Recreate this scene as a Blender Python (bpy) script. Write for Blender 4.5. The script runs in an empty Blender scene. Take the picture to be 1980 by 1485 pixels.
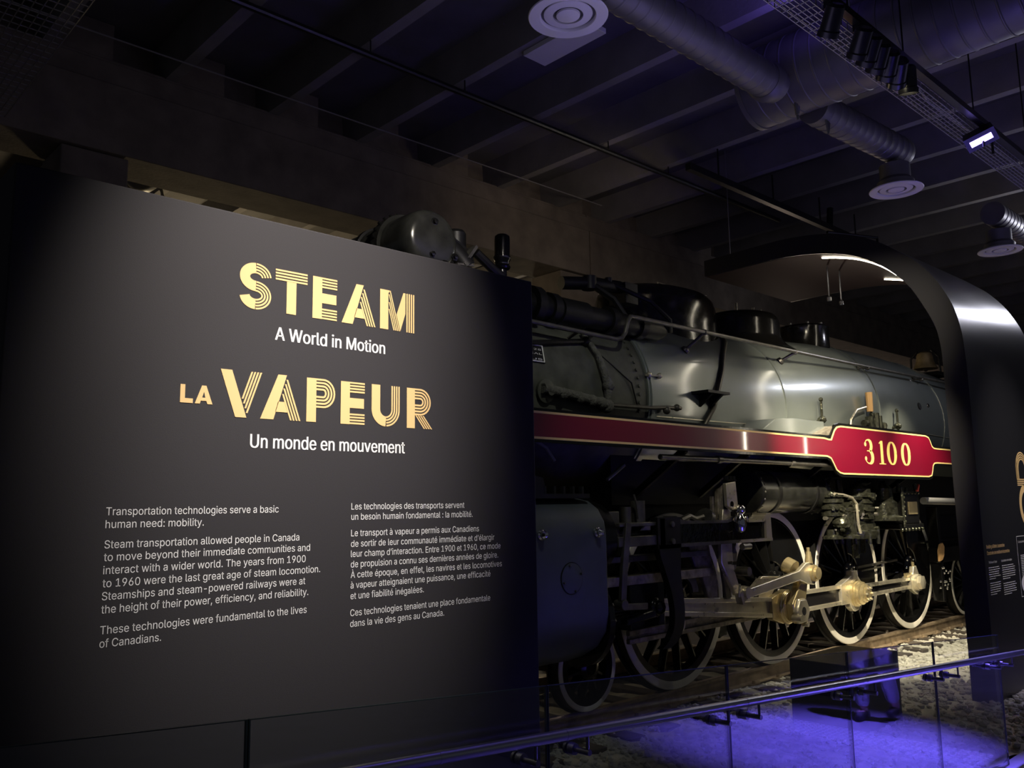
import bpy, bmesh, math, random
from mathutils import Vector, Matrix
random.seed(7)
C = bpy.context.scene.collection
SC = bpy.context.scene
PI = math.pi

# ------------------------------------------------------------------ camera, world, exposure, lights
CAM_Z = 1.994
cam_d = bpy.data.cameras.new('camera')
cam_d.sensor_width = 36.0
cam_d.lens = 36.0 * 1664.75 / 1980.0
cam_d.clip_start = 0.05
cam = bpy.data.objects.new('camera', cam_d)
C.objects.link(cam)
yaw, pit, rol = 0.755727241, 0.142242767, 0.0156174795
fw = Vector((math.sin(yaw) * math.cos(pit), math.cos(yaw) * math.cos(pit), math.sin(pit)))
rt = Vector((math.cos(yaw), -math.sin(yaw), 0))
dn = fw.cross(rt)
r2 = rt * math.cos(rol) + dn * math.sin(rol)
d2 = -rt * math.sin(rol) + dn * math.cos(rol)
cam.matrix_world = Matrix(((r2.x, -d2.x, -fw.x, 0), (r2.y, -d2.y, -fw.y, 0), (r2.z, -d2.z, -fw.z, CAM_Z), (0, 0, 0, 1)))
SC.camera = cam

SC.view_settings.view_transform = 'Standard'
SC.view_settings.look = 'None'
SC.view_settings.gamma = 1.0
SC.view_settings.use_curve_mapping = False
SC.view_settings.exposure = 0.0
SC.cycles.use_denoising = True
SC.cycles.max_bounces = 8
SC.cycles.transparent_max_bounces = 16
SC.cycles.caustics_reflective = False
SC.cycles.caustics_refractive = False

w = bpy.data.worlds.new('hall_ambient')
SC.world = w
w.use_nodes = True
w.node_tree.nodes['Background'].inputs[0].default_value = (0.75, 0.80, 1.0, 1)
w.node_tree.nodes['Background'].inputs[1].default_value = 0.035


def aim(o, target):
    d = Vector(target) - o.location
    o.rotation_euler = d.to_track_quat('-Z', 'Y').to_euler()


def spot(name, loc, target, power, color, size_deg, blend=1.0, radius=0.06):
    l = bpy.data.lights.new(name, 'SPOT')
    l.energy = power
    l.color = color
    l.spot_size = math.radians(size_deg)
    l.spot_blend = blend
    l.shadow_soft_size = radius
    o = bpy.data.objects.new(name, l)
    o.location = loc
    C.objects.link(o)
    aim(o, target)
    return o


def area(name, loc, target, power, color, sx, sy):
    l = bpy.data.lights.new(name, 'AREA')
    l.shape = 'RECTANGLE'
    l.size = sx
    l.size_y = sy
    l.energy = power
    l.color = color
    o = bpy.data.objects.new(name, l)
    o.location = loc
    C.objects.link(o)
    aim(o, target)
    return o


def point(name, loc, power, color, radius=0.15):
    l = bpy.data.lights.new(name, 'POINT')
    l.energy = power
    l.color = color
    l.shadow_soft_size = radius
    o = bpy.data.objects.new(name, l)
    o.location = loc
    C.objects.link(o)
    return o


WARM = (1.0, 0.87, 0.62)
WHITE = (1.0, 0.91, 0.80)
VIOLET = (0.16, 0.11, 1.0)
spot('panel_spot_light', (1.95, 1.0, 5.3), (1.93, 3.3, 2.80), 1080, (1.0, 0.90, 0.82), 39, 1.0, 0.08)
spot('panel_spot_light', (1.9, 0.9, 5.2), (1.95, 3.3, 1.78), 330, (1.0, 0.94, 0.90), 30, 1.0, 0.08)  # second, unseen lamp added to brighten the paragraphs
spot('engine_spot_light', (7.05, 2.72, 5.36), (11.6, 5.7, 1.2), 4200, WARM, 33, 0.8, 0.05)
spot('engine_spot_light', (8.5, 2.72, 5.40), (11.6, 5.9, 3.0), 900, WARM, 46, 1.0, 0.05)
spot('engine_spot_light', (6.6, 2.72, 5.36), (9.6, 5.6, 1.5), 330, WARM, 30, 1.0, 0.05)
spot('engine_spot_light', (4.9, 2.7, 5.4), (6.6, 5.6, 3.2), 130, (0.97, 0.97, 0.80), 48, 1.0, 0.05)  # extra lamp without a fixture, added to brighten the smokebox
spot('engine_spot_light', (4.75, 2.7, 5.4), (5.6, 5.1, 1.7), 60, (0.92, 1.0, 0.95), 24, 1.0, 0.05)  # small extra lamp without a fixture, added for the cylinder casing
spot('ballast_fill_light', (4.5, 2.85, 5.4), (4.7, 3.7, -0.2), 160, (0.95, 0.95, 0.95), 34, 1.0, 0.05)  # added lamp without a fixture, brightens the near ballast
spot('arch_down_light', (11.3, 4.25, 4.72), (10.9, 5.7, 0.5), 260, WARM, 64, 1.0, 0.04)
spot('arch_down_light', (12.9, 4.25, 4.75), (13.7, 5.5, -0.1), 2000, WARM, 64, 1.0, 0.04)
spot('arch_panel_fill_light', (11.2, 0.9, 5.2), (11.7, 3.52, 2.0), 460, WHITE, 44, 1.0, 0.06)  # unseen lamp added to brighten the arch's outer lettering
spot('heater_spot_light', (3.5, 2.4, 5.5), (4.5, 5.8, 4.2), 480, WHITE, 30, 1.0, 0.06)
spot('violet_floor_light', (8.80, 2.58, 5.36), (7.65, 1.35, -0.2), 11500, VIOLET, 35, 1.0, 0.08)
spot('violet_floor_light', (4.2, 1.9, 5.4), (3.2, 1.5, 0.2), 220, VIOLET, 50, 1.0, 0.08)
spot('violet_floor_light', (12.5, 2.3, 5.4), (12.2, 1.9, -0.2), 350, VIOLET, 50, 1.0, 0.08)
spot('violet_rail_light', (3.3, 1.9, 5.4), (3.4, 2.6, 1.0), 330, VIOLET, 24, 1.0, 0.06)
spot('violet_rail_light', (6.6, 1.9, 5.4), (6.4, 2.6, 0.8), 330, VIOLET, 24, 1.0, 0.06)
spot('violet_ceiling_light', (6.85, 3.1, 6.15), (7.0, 3.7, 7.1), 42, (0.20, 0.12, 1.0), 120, 1.0, 0.1)
area('ceiling_fill_light', (11.0, 2.5, 4.9), (11.0, 4.0, 7.1), 13, (0.52, 0.46, 1.0), 7.0, 2.0)  # unseen area lamps, all three added to brighten the ceiling
area('ceiling_fill_light', (5.2, 3.2, 4.7), (5.2, 4.6, 7.1), 10, (0.56, 0.50, 1.0), 3.5, 1.5)
area('ceiling_fill_light', (3.5, 5.0, 4.9), (4.0, 7.0, 7.1), 1.0, (1.0, 0.90, 0.80), 4.0, 1.5)
spot('beam_fill_light', (8.0, 5.2, 5.3), (9.2, 9.0, 6.0), 55, (1.0, 0.80, 0.55), 84, 1.0, 0.2)  # invisible lamp added to lift the concrete beam
area('arch_highlight_light', (16.0, 3.0, 5.9), (11.5, 3.6, 4.1), 40, (0.86, 0.86, 1.0), 0.5, 0.25)
point('far_bay_light', (6.0, 14.5, 4.6), 190, (1.0, 0.78, 0.45), 0.3)
point('far_bay_light', (13.5, 14.0, 4.6), 110, (1.0, 0.84, 0.60), 0.3)
point('far_bay_light', (25.5, 14.0, 4.6), 260, (1.0, 0.78, 0.62), 0.3)

# ------------------------------------------------------------------ materials
MATS = {}


def mat(name, color, rough=0.5, metal=0.0, bump=0.0, bscale=40.0, var=0.0, vscale=6.0, rvar=0.0, emit=None, estr=0.0, coat=0.0, spec=None, coat_rough=0.08):
    m = bpy.data.materials.new(name)
    m.use_nodes = True
    nt = m.node_tree
    b = nt.nodes['Principled BSDF']
    b.inputs['Base Color'].default_value = (*color, 1)
    b.inputs['Roughness'].default_value = rough
    b.inputs['Metallic'].default_value = metal
    if spec is not None:
        b.inputs['Specular IOR Level'].default_value = spec
    if coat:
        b.inputs['Coat Weight'].default_value = coat
        b.inputs['Coat Roughness'].default_value = coat_rough
    tc = nt.nodes.new('ShaderNodeTexCoord')
    if var or rvar:
        n = nt.nodes.new('ShaderNodeTexNoise')
        n.inputs['Scale'].default_value = vscale
        n.inputs['Detail'].default_value = 5
        nt.links.new(tc.outputs['Object'], n.inputs['Vector'])
        if var:
            r = nt.nodes.new('ShaderNodeValToRGB')
            r.color_ramp.elements[0].position = 0.3
            r.color_ramp.elements[1].position = 0.7
            r.color_ramp.elements[0].color = (*[c * (1 - var) for c in color], 1)
            r.color_ramp.elements[1].color = (*[min(1, c * (1 + var)) for c in color], 1)
            nt.links.new(n.outputs['Fac'], r.inputs['Fac'])
            nt.links.new(r.outputs['Color'], b.inputs['Base Color'])
        if rvar:
            mr = nt.nodes.new('ShaderNodeMapRange')
            mr.inputs['To Min'].default_value = max(0.02, rough - rvar)
            mr.inputs['To Max'].default_value = min(1, rough + rvar)
            nt.links.new(n.outputs['Fac'], mr.inputs['Value'])
            nt.links.new(mr.outputs['Result'], b.inputs['Roughness'])
    if bump:
        n2 = nt.nodes.new('ShaderNodeTexNoise')
        n2.inputs['Scale'].default_value = bscale
        n2.inputs['Detail'].default_value = 4
        nt.links.new(tc.outputs['Object'], n2.inputs['Vector'])
        bp = nt.nodes.new('ShaderNodeBump')
        bp.inputs['Strength'].default_value = bump
        bp.inputs['Distance'].default_value = 0.02
        nt.links.new(n2.outputs['Fac'], bp.inputs['Height'])
        nt.links.new(bp.outputs['Normal'], b.inputs['Normal'])
    if emit:
        b.inputs['Emission Color'].default_value = (*emit, 1)
        b.inputs['Emission Strength'].default_value = estr
    MATS[name] = m
    return m


M = MATS
mat('panel_paint', (0.026, 0.0245, 0.028), 0.75, 0, 0.05, 260)
mat('panel_print_gold', (0.84, 0.58, 0.26), 0.6)
mat('panel_print_white', (0.86, 0.86, 0.86), 0.6)
mat('arch_paint', (0.014, 0.014, 0.017), 0.32, 0.0, 0.02, 300, coat=0.0)
mat('concrete', (0.16, 0.135, 0.11), 0.9, 0, 0.25, 30, 0.25, 3.0)
mat('ceiling_paint', (0.115, 0.112, 0.115), 0.9, 0, 0.15, 20, 0.15, 2.0)
mat('rib_paint_lit', (0.21, 0.20, 0.20), 0.9, 0, 0.15, 20, 0.15, 2.0)  # ceiling paint lightened in colour for the light the ribs catch
mat('hall_floor', (0.05, 0.05, 0.055), 0.6, 0, 0.1, 60, 0.2, 4.0)
mat('ramp_floor', (0.33, 0.32, 0.34), 0.55, 0, 0.06, 90, 0.12, 3.0)
mat('black_gloss', (0.006, 0.006, 0.006), 0.16, 0, 0.05, 14, rvar=0.08, vscale=20)
mat('black_satin', (0.007, 0.007, 0.007), 0.45, 0, 0.05, 25, 0.3, 8, spec=0.35)
mat('black_matt', (0.005, 0.005, 0.005), 0.7)
mat('smokebox_paint', (0.075, 0.078, 0.066), 0.5, 0.1, 0.12, 18, 0.35, 5.0, 0.1)
mat('jacket_steel', (0.225, 0.255, 0.245), 0.33, 0.4, 0.004, 2.5, 0.06, 1.6, 0.03, coat=0.9, coat_rough=0.12)
mat('cylinder_paint', (0.085, 0.098, 0.108), 0.45, 0.15, 0.03, 8, 0.08, 4)
mat('heater_paint', (0.040, 0.041, 0.037), 0.22, 0.5, 0.015, 10, 0.3, 7, 0.1)
mat('lagging', (0.10, 0.10, 0.09), 0.75, 0, 0.8, 45, 0.35, 18)
mat('red_enamel', (0.20, 0.003, 0.022), 0.28, 0, 0.02, 5, coat=1.0, coat_rough=0.05)
mat('gold_leaf', (0.92, 0.66, 0.27), 0.42)
mat('numeral_gold', (0.95, 0.76, 0.24), 0.45)
mat('bright_steel', (0.72, 0.67, 0.53), 0.30, 0.72, 0.06, 60, 0.12, 9, 0.08)
mat('dark_steel', (0.145, 0.138, 0.12), 0.38, 0.65, 0.10, 40, 0.3, 9, 0.1)
mat('web_shade', (0.012, 0.011, 0.012), 0.2, 0.0, 0.05, 30)  # dark reflection in the recessed steel web, put into its colour
mat('wavy_enamel', (0.006, 0.006, 0.006), 0.10, 0, 0.45, 16)
mat('worn_steel', (0.28, 0.25, 0.20), 0.5, 0.5, 0.3, 22, 0.45, 14)
mat('brass', (0.72, 0.60, 0.34), 0.25, 0.75, 0.05, 40, 0.15, 9)
mat('bell_bronze', (0.62, 0.48, 0.26), 0.4, 0.7, 0.05, 30, 0.2, 8)
mat('white_tire', (0.74, 0.71, 0.62), 0.55, 0, 0.03, 40, 0.06, 8)
mat('pump_metal', (0.085, 0.088, 0.066), 0.2, 0.8, 0.3, 45, 0.5, 22, 0.12)
mat('pipe_grey', (0.28, 0.28, 0.28), 0.45, 0.3)
mat('red_handle', (0.8, 0.12, 0.08), 0.5)
mat('wood', (0.55, 0.33, 0.14), 0.6, 0, 0.1, 60)
mat('rail_steel', (0.36, 0.28, 0.19), 0.5, 0.5, 0.2, 30, 0.35, 8)
mat('tie_wood', (0.075, 0.062, 0.05), 0.9, 0, 0.5, 40, 0.35, 8)
mat('ballast_stone', (0.58, 0.56, 0.49), 0.95, 0, 0.5, 60, 0.25, 7)
mat('brushed_steel', (0.50, 0.50, 0.52), 0.30, 1.0, 0.03, 200)
mat('bracket_steel', (0.22, 0.22, 0.24), 0.32, 0.9)
mat('plinth_paint', (0.012, 0.012, 0.013), 0.45)
mat('diffuser_white', (0.62, 0.61, 0.62), 0.6)
mat('duct_zinc', (0.14, 0.137, 0.145), 0.48, 0.45, 0.05, 40, 0.12, 5)
mat('lamp_black', (0.008, 0.008, 0.009), 0.3)
mat('tray_wire', (0.30, 0.29, 0.30), 0.5, 0.5)
mat('led_white', (1, 1, 1), 0.5, emit=(1.0, 0.90, 0.70), estr=24.0)
mat('lamp_glow', (1, 1, 1), 0.5, emit=(1.0, 0.88, 0.55), estr=5.0)
mat('violet_glow', (0.6, 0.5, 1), 0.5, emit=(0.30, 0.22, 1.0), estr=9.0)
mat('stud_plastic', (0.92, 0.92, 0.94), 0.25)
mat('chrome', (0.75, 0.75, 0.75), 0.12, 1.0)
mat('skin', (0.52, 0.34, 0.26), 0.6)
mat('hair', (0.03, 0.02, 0.015), 0.7)
mat('shirt_cloth', (0.12, 0.12, 0.15), 0.9)
mat('trouser_cloth', (0.55, 0.55, 0.60), 0.9)
mat('shoe_leather', (0.015, 0.015, 0.018), 0.5)
mat('canopy_brown', (0.020, 0.006, 0.005), 0.6, 0, 0.03, 60, spec=0.12)

g = bpy.data.materials.new('railing_glass')
g.use_nodes = True
nt = g.node_tree
nt.nodes.clear()
out = nt.nodes.new('ShaderNodeOutputMaterial')
mix = nt.nodes.new('ShaderNodeMixShader')
tr = nt.nodes.new('ShaderNodeBsdfTransparent')
tr.inputs[0].default_value = (0.93, 0.95, 0.96, 1)
gl = nt.nodes.new('ShaderNodeBsdfGlossy')
gl.inputs['Roughness'].default_value = 0.0
fr = nt.nodes.new('ShaderNodeFresnel')
fr.inputs['IOR'].default_value = 1.55
ge = nt.nodes.new('ShaderNodeNewGeometry')
mr_ = nt.nodes.new('ShaderNodeMapRange')
mr_.inputs['To Min'].default_value = 1.9
mr_.inputs['To Max'].default_value = 1.0 / 1.9
nt.links.new(ge.outputs['Backfacing'], mr_.inputs['Value'])
nt.links.new(mr_.outputs['Result'], fr.inputs['IOR'])
nt.links.new(fr.outputs[0], mix.inputs[0])
nt.links.new(tr.outputs[0], mix.inputs[1])
nt.links.new(gl.outputs[0], mix.inputs[2])
nt.links.new(mix.outputs[0], out.inputs['Surface'])
MATS['railing_glass'] = g
mat('glass_edge', (0.04, 0.06, 0.06), 0.2)


# ------------------------------------------------------------------ mesh builder
class MB:
    def __init__(s):
        s.v = []
        s.f = []
        s.mi = []
        s.cur = 0

    def add(s, vs, fs):
        o = len(s.v)
        s.v += [tuple(p) for p in vs]
        s.f += [tuple(i + o for i in f) for f in fs]
        s.mi += [s.cur] * len(fs)
        return s

    def box(s, x0, x1, y0, y1, z0, z1):
        x0, x1 = min(x0, x1), max(x0, x1)
        y0, y1 = min(y0, y1), max(y0, y1)
        z0, z1 = min(z0, z1), max(z0, z1)
        vs = [(x0, y0, z0), (x1, y0, z0), (x1, y1, z0), (x0, y1, z0), (x0, y0, z1), (x1, y0, z1), (x1, y1, z1), (x0, y1, z1)]
        return s.add(vs, [(3, 2, 1, 0), (4, 5, 6, 7), (0, 1, 5, 4), (1, 2, 6, 5), (2, 3, 7, 6), (3, 0, 4, 7)])

    def hexa(s, vs):
        return s.add(vs, [(3, 2, 1, 0), (4, 5, 6, 7), (0, 1, 5, 4), (1, 2, 6, 5), (2, 3, 7, 6), (3, 0, 4, 7)])

    def bar(s, p0, p1, wd, ht, up=(0, 0, 1)):
        p0, p1 = Vector(p0), Vector(p1)
        d = (p1 - p0).normalized()
        sd = d.cross(Vector(up))
        if sd.length < 1e-4:
            sd = d.cross(Vector((1, 0, 0)))
        sd = sd.normalized() * wd / 2
        u = sd.cross(d).normalized() * ht / 2
        vs = [p0 - sd - u, p1 - sd - u, p1 + sd - u, p0 + sd - u, p0 - sd + u, p1 - sd + u, p1 + sd + u, p0 + sd + u]
        return s.hexa(vs)

    def prism(s, poly, axis, d0, d1):
        """poly of 2D points; axis 'y': (x,z), 'x': (y,z), 'z': (x,y)"""
        def P(p, d):
            return (p[0], d, p[1]) if axis == 'y' else ((d, p[0], p[1]) if axis == 'x' else (p[0], p[1], d))
        n = len(poly)
        vs = [P(p, d0) for p in poly] + [P(p, d1) for p in poly]
        fs = [tuple(range(n)), tuple(range(2 * n - 1, n - 1, -1))]
        fs += [(i, (i + 1) % n, n + (i + 1) % n, n + i)[::-1] for i in range(n)]
        return s.add(vs, fs)

    def strip(s, pts, wd, axis, d0, d1, closed=False):
        """ribbon of width wd along a 2D polyline, extruded d0..d1"""
        L, R = offset(pts, wd / 2, closed), offset(pts, -wd / 2, closed)
        n = len(pts)
        m = n if closed else n - 1
        def P(p, d):
            return (p[0], d, p[1]) if axis == 'y' else ((d, p[0], p[1]) if axis == 'x' else (p[0], p[1], d))
        vs = [P(p, d0) for p in L] + [P(p, d0) for p in R] + [P(p, d1) for p in L] + [P(p, d1) for p in R]
        fs = []
        for i in range(m):
            j = (i + 1) % n
            fs += [(i, j, n + j, n + i), (2 * n + i, 3 * n + i, 3 * n + j, 2 * n + j), (i, 2 * n + i, 2 * n + j, j), (n + i, n + j, 3 * n + j, 3 * n + i)]
        if not closed:
            fs += [(0, n, 3 * n, 2 * n), (n - 1, 3 * n - 1, 4 * n - 1, 2 * n - 1)]
        return s.add(vs, fs)

    def lathe(s, prof, org, axis=(0, 0, 1), n=32, sx=1.0, sy=1.0, a0=0.0, a1=2 * PI):
        """prof: list of (radius, height along axis)"""
        ax = Vector(axis).normalized()
        ref = Vector((1, 0, 0)) if abs(ax.x) < 0.9 else Vector((0, 1, 0))
        u = (ref - ax * ref.dot(ax)).normalized()
        v = ax.cross(u)
        org = Vector(org)
        full = abs(a1 - a0 - 2 * PI) < 1e-6
        m = n if full else n + 1
        vs = []
        for r, h in prof:
            for i in range(m):
                a = a0 + (a1 - a0) * i / n
                vs.append(org + ax * h + u * (math.cos(a) * r * sx) + v * (math.sin(a) * r * sy))
        fs = []
        for k in range(len(prof) - 1):
            for i in range(n):
                j = (i + 1) % m
                fs.append((k * m + i, k * m + j, (k + 1) * m + j, (k + 1) * m + i))
        ring = abs(prof[0][0] - prof[-1][0]) + abs(prof[0][1] - prof[-1][1]) < 1e-9
        if full and not ring:
            if prof[0][0] > 1e-5:
                fs.append(tuple(range(n))[::-1])
            if prof[-1][0] > 1e-5:
                o = (len(prof) - 1) * m
                fs.append(tuple(o + i for i in range(n)))
        return s.add(vs, fs)

    def cyl(s, p0, p1, r0, r1=None, n=20):
        p0, p1 = Vector(p0), Vector(p1)
        return s.lathe([(r0, 0), (r0 if r1 is None else r1, (p1 - p0).length)], p0, p1 - p0, n)

    def ball(s, c, r, n=14, sx=1, sz=1):
        k = 8
        return s.lathe([(max(1e-6, r * math.sin(PI * i / k)), -r * sz * math.cos(PI * i / k)) for i in range(k + 1)], c, (0, 0, 1), n)

    def tube(s, pts, r, n=10, cap=True):
        pts = [Vector(p) for p in pts]
        T = []
        for i in range(len(pts)):
            a = pts[max(0, i - 1)]
            b = pts[min(len(pts) - 1, i + 1)]
            T.append((b - a).normalized())
        up = Vector((0, 0, 1)) if abs(T[0].z) < 0.9 else Vector((1, 0, 0))
        u = (up - T[0] * up.dot(T[0])).normalized()
        vs = []
        rs = r if isinstance(r, (list, tuple)) else [r] * len(pts)
        for p, t, rr in zip(pts, T, rs):
            u = (u - t * u.dot(t)).normalized()
            v = t.cross(u)
            for i in range(n):
                a = 2 * PI * i / n
                vs.append(p + u * (math.cos(a) * rr) + v * (math.sin(a) * rr))
        fs = []
        for k in range(len(pts) - 1):
            for i in range(n):
                j = (i + 1) % n
                fs.append((k * n + i, k * n + j, (k + 1) * n + j, (k + 1) * n + i))
        if cap:
            fs.append(tuple(range(n))[::-1])
            o = (len(pts) - 1) * n
            fs.append(tuple(o + i for i in range(n)))
        return s.add(vs, fs)

    def mat(s, i):
        s.cur = i
        return s

    def build(s, name, m, parent=None, label=None, bevel=0.0, smooth=True, angle=35):
        me = bpy.data.meshes.new(name)
        off = Vector(parent.get('_w', (0, 0, 0))) if parent else Vector((0, 0, 0))
        me.from_pydata([tuple(Vector(p) - off) for p in s.v], [], s.f)
        bm = bmesh.new()
        bm.from_mesh(me)
        bmesh.ops.recalc_face_normals(bm, faces=bm.faces)
        bm.to_mesh(me)
        bm.free()
        ms = m if isinstance(m, (list, tuple)) else [m]
        for k in ms:
            me.materials.append(MATS[k])
        me.polygons.foreach_set('material_index', s.mi)
        if smooth:
            me.polygons.foreach_set('use_smooth', [True] * len(me.polygons))
            me.set_sharp_from_angle(angle=math.radians(angle))
        o = bpy.data.objects.new(name, me)
        C.objects.link(o)
        if bevel:
            b = o.modifiers.new('bevel', 'BEVEL')
            b.width = bevel
            b.segments = 2
            b.limit_method = 'ANGLE'
            b.angle_limit = math.radians(50)
        if parent:
            o.parent = parent
            o['_w'] = tuple(off)
        if label:
            o['label'] = label
        return o


def offset(pts, d, closed=False):
    n = len(pts)
    res = []
    for i in range(n):
        if closed:
            a, b, c = pts[i - 1], pts[i], pts[(i + 1) % n]
        else:
            a, b, c = pts[max(0, i - 1)], pts[i], pts[min(n - 1, i + 1)]
        def nrm(p, q):
            dx, dy = q[0] - p[0], q[1] - p[1]
            l = math.hypot(dx, dy)
            return (-dy / l, dx / l) if l > 1e-9 else None
        n1, n2 = nrm(a, b), nrm(b, c)
        n1 = n1 or n2
        n2 = n2 or n1
        mx, my = n1[0] + n2[0], n1[1] + n2[1]
        l = math.hypot(mx, my)
        mx, my = mx / l, my / l
        k = d / max(0.35, mx * n1[0] + my * n1[1])
        res.append((b[0] + mx * k, b[1] + my * k))
    return res


def thing(name, label, cat, loc, group=None):
    o = bpy.data.objects.new(name, None)
    o.empty_display_size = 0.2
    C.objects.link(o)
    o.location = loc
    o['_w'] = tuple(loc)
    o['label'] = label
    o['category'] = cat
    if group:
        o['group'] = group
    return o


def tag(o, label, cat, group=None, kind=None):
    if label:
        o['label'] = label
    if cat:
        o['category'] = cat
    if group:
        o['group'] = group
    if kind:
        o['kind'] = kind
    return o


def struct(o):
    o['kind'] = 'structure'
    return o


def dup(root, loc, label):
    """copy a thing with its parts and their sub-parts"""
    r = root.copy()
    C.objects.link(r)
    r.location = loc
    r['label'] = label
    for ch in list(root.children):
        c = ch.copy()
        C.objects.link(c)
        c.parent = r
        for gch in list(ch.children):
            d = gch.copy()
            C.objects.link(d)
            d.parent = c
    return r


def spline(pts, n=4):
    res = []
    for i in range(len(pts) - 1):
        p0, p1, p2, p3 = pts[max(0, i - 1)], pts[i], pts[i + 1], pts[min(len(pts) - 1, i + 2)]
        for k in range(n):
            t = k / n
            res.append(tuple(0.5 * (2 * p1[j] + (p2[j] - p0[j]) * t + (2 * p0[j] - 5 * p1[j] + 4 * p2[j] - p3[j]) * t * t + (3 * p1[j] - p0[j] - 3 * p2[j] + p3[j]) * t ** 3) for j in (0, 1)))
    res.append(pts[-1])
    return res


smoothpath = spline


def arc(cx, cy, r, a0, a1, n=12):
    return [(cx + r * math.cos(math.radians(a0 + (a1 - a0) * i / n)), cy + r * math.sin(math.radians(a0 + (a1 - a0) * i / n))) for i in range(n + 1)]


# ------------------------------------------------------------------ lettering
FONT = None
try:
    import os
    fp = os.path.join(bpy.utils.resource_path('LOCAL'), 'datafiles', 'fonts', 'Inter.woff2')
    if os.path.exists(fp):
        FONT = bpy.data.fonts.load(fp)
except Exception:
    FONT = None


def text_verts(body, size, bold=0.0):
    cu = bpy.data.curves.new('lettering', 'FONT')
    cu.body = body
    cu.size = size
    cu.offset = bold
    cu.resolution_u = 3
    if FONT:
        cu.font = FONT
    o = bpy.data.objects.new('lettering', cu)
    C.objects.link(o)
    dg = bpy.context.evaluated_depsgraph_get()
    me = bpy.data.meshes.new_from_object(o.evaluated_get(dg))
    vs = [tuple(v.co) for v in me.vertices]
    fs = [tuple(p.vertices) for p in me.polygons]
    bpy.data.objects.remove(o)
    bpy.data.curves.remove(cu)
    bpy.data.meshes.remove(me)
    return vs, fs


_v, _f = text_verts('H', 1.0)
CAP = max(v[1] for v in _v)


def put_text(mb, body, x, z, y, size=None, width=None, cap=None, bold=0.0, right=None):
    """text in the XZ plane facing -Y; fitted to a width and a cap height when given"""
    vs, fs = text_verts(body, 1.0)
    x0 = min(v[0] for v in vs)
    x1 = max(v[0] for v in vs)
    h = CAP
    sx = (width / (x1 - x0)) if width else (size or 1)
    sz = (cap / h) if cap else (size or sx)
    for k, d in enumerate((0.0, -bold, bold) if bold else (0.0,)):
        mb.add([(x + (v[0] - x0 + d) * sx, y - 0.00015 * k, z + v[1] * sz) for v in vs], fs)


def put_words(body, x, z, y, width, cap, bold, name, m, parent):
    # the words of one line, each a part of its own
    vs, fs = text_verts(body, 1.0)
    x0, x1 = min(v[0] for v in vs), max(v[0] for v in vs)
    sx, sz = width / (x1 - x0), cap / CAP
    # islands of the outline mesh, then grouped into words at the gaps wider than a letter space
    comp = list(range(len(vs)))

    def root_(a):
        while comp[a] != a:
            comp[a] = comp[comp[a]]
            a = comp[a]
        return a
    for f in fs:
        for j in f[1:]:
            comp[root_(j)] = root_(f[0])
    spans = {}
    for k, v in enumerate(vs):
        r = root_(k)
        lo, hi = spans.get(r, (v[0], v[0]))
        spans[r] = (min(lo, v[0]), max(hi, v[0]))
    groups, edge = [], None
    for r in sorted(spans, key=lambda q: spans[q][0]):
        if edge is None or spans[r][0] - edge > 0.16:
            groups.append(set())
            edge = spans[r][1]
        groups[-1].add(r)
        edge = max(edge, spans[r][1])
    for grp in groups:
        ids = [k for k in range(len(vs)) if root_(k) in grp]
        at = {k: n for n, k in enumerate(ids)}
        gf = [tuple(at[j] for j in f) for f in fs if root_(f[0]) in grp]
        mb = MB()
        for k, d in enumerate((0.0, -bold, bold)):
            mb.add([(x + (vs[q][0] - x0 + d) * sx, y - 0.00015 * k, z + vs[q][1] * sz) for q in ids], gf)
        mb.build(name, m, parent, smooth=False)


NL = 4


def lines(mb, path, width, y, n=NL):
    """n parallel ribbons filling a stroke of the given width along its centre line"""
    g_ = 0.68
    wd = width / (n + (n - 1) * g_)
    for k in range(n):
        d = -width / 2 + wd / 2 + k * wd * (1 + g_)
        mb.strip(offset(path, d), wd, 'y', y, y - 0.0008)


def solid(mb, path, width, y):
    mb.strip(path, width, 'y', y, y - 0.0008)


def fill(mb, poly, y):
    mb.prism(poly, 'y', y, y - 0.0008)


def dlines(mb, xb, xt, wd, z0, z1, y, clip=None, low=None, n=NL):
    # slanted parallel strokes with level ends; clip(x, z) > 0 keeps the outer side of a neighbouring stroke
    g_ = 0.68
    w1 = wd / (n + (n - 1) * g_)
    for k in range(n):
        o = k * w1 * (1 + g_)
        za, zc = z0, z1
        for lim in range(40):
            if clip and low is None and clip(xb + o + (xt - xb) * (zc - z0) / (z1 - z0), zc) < 0:
                zc -= (z1 - z0) / 40
            if clip and low and clip(xb + o + (xt - xb) * (za - z0) / (z1 - z0), za) < 0:
                za += (z1 - z0) / 40
        f = lambda z: xb + o + (xt - xb) * (z - z0) / (z1 - z0)
        if zc > za:
            fill(mb, [(f(za), za), (f(za) + w1, za), (f(zc) + w1, zc), (f(zc), zc)], y)


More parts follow.
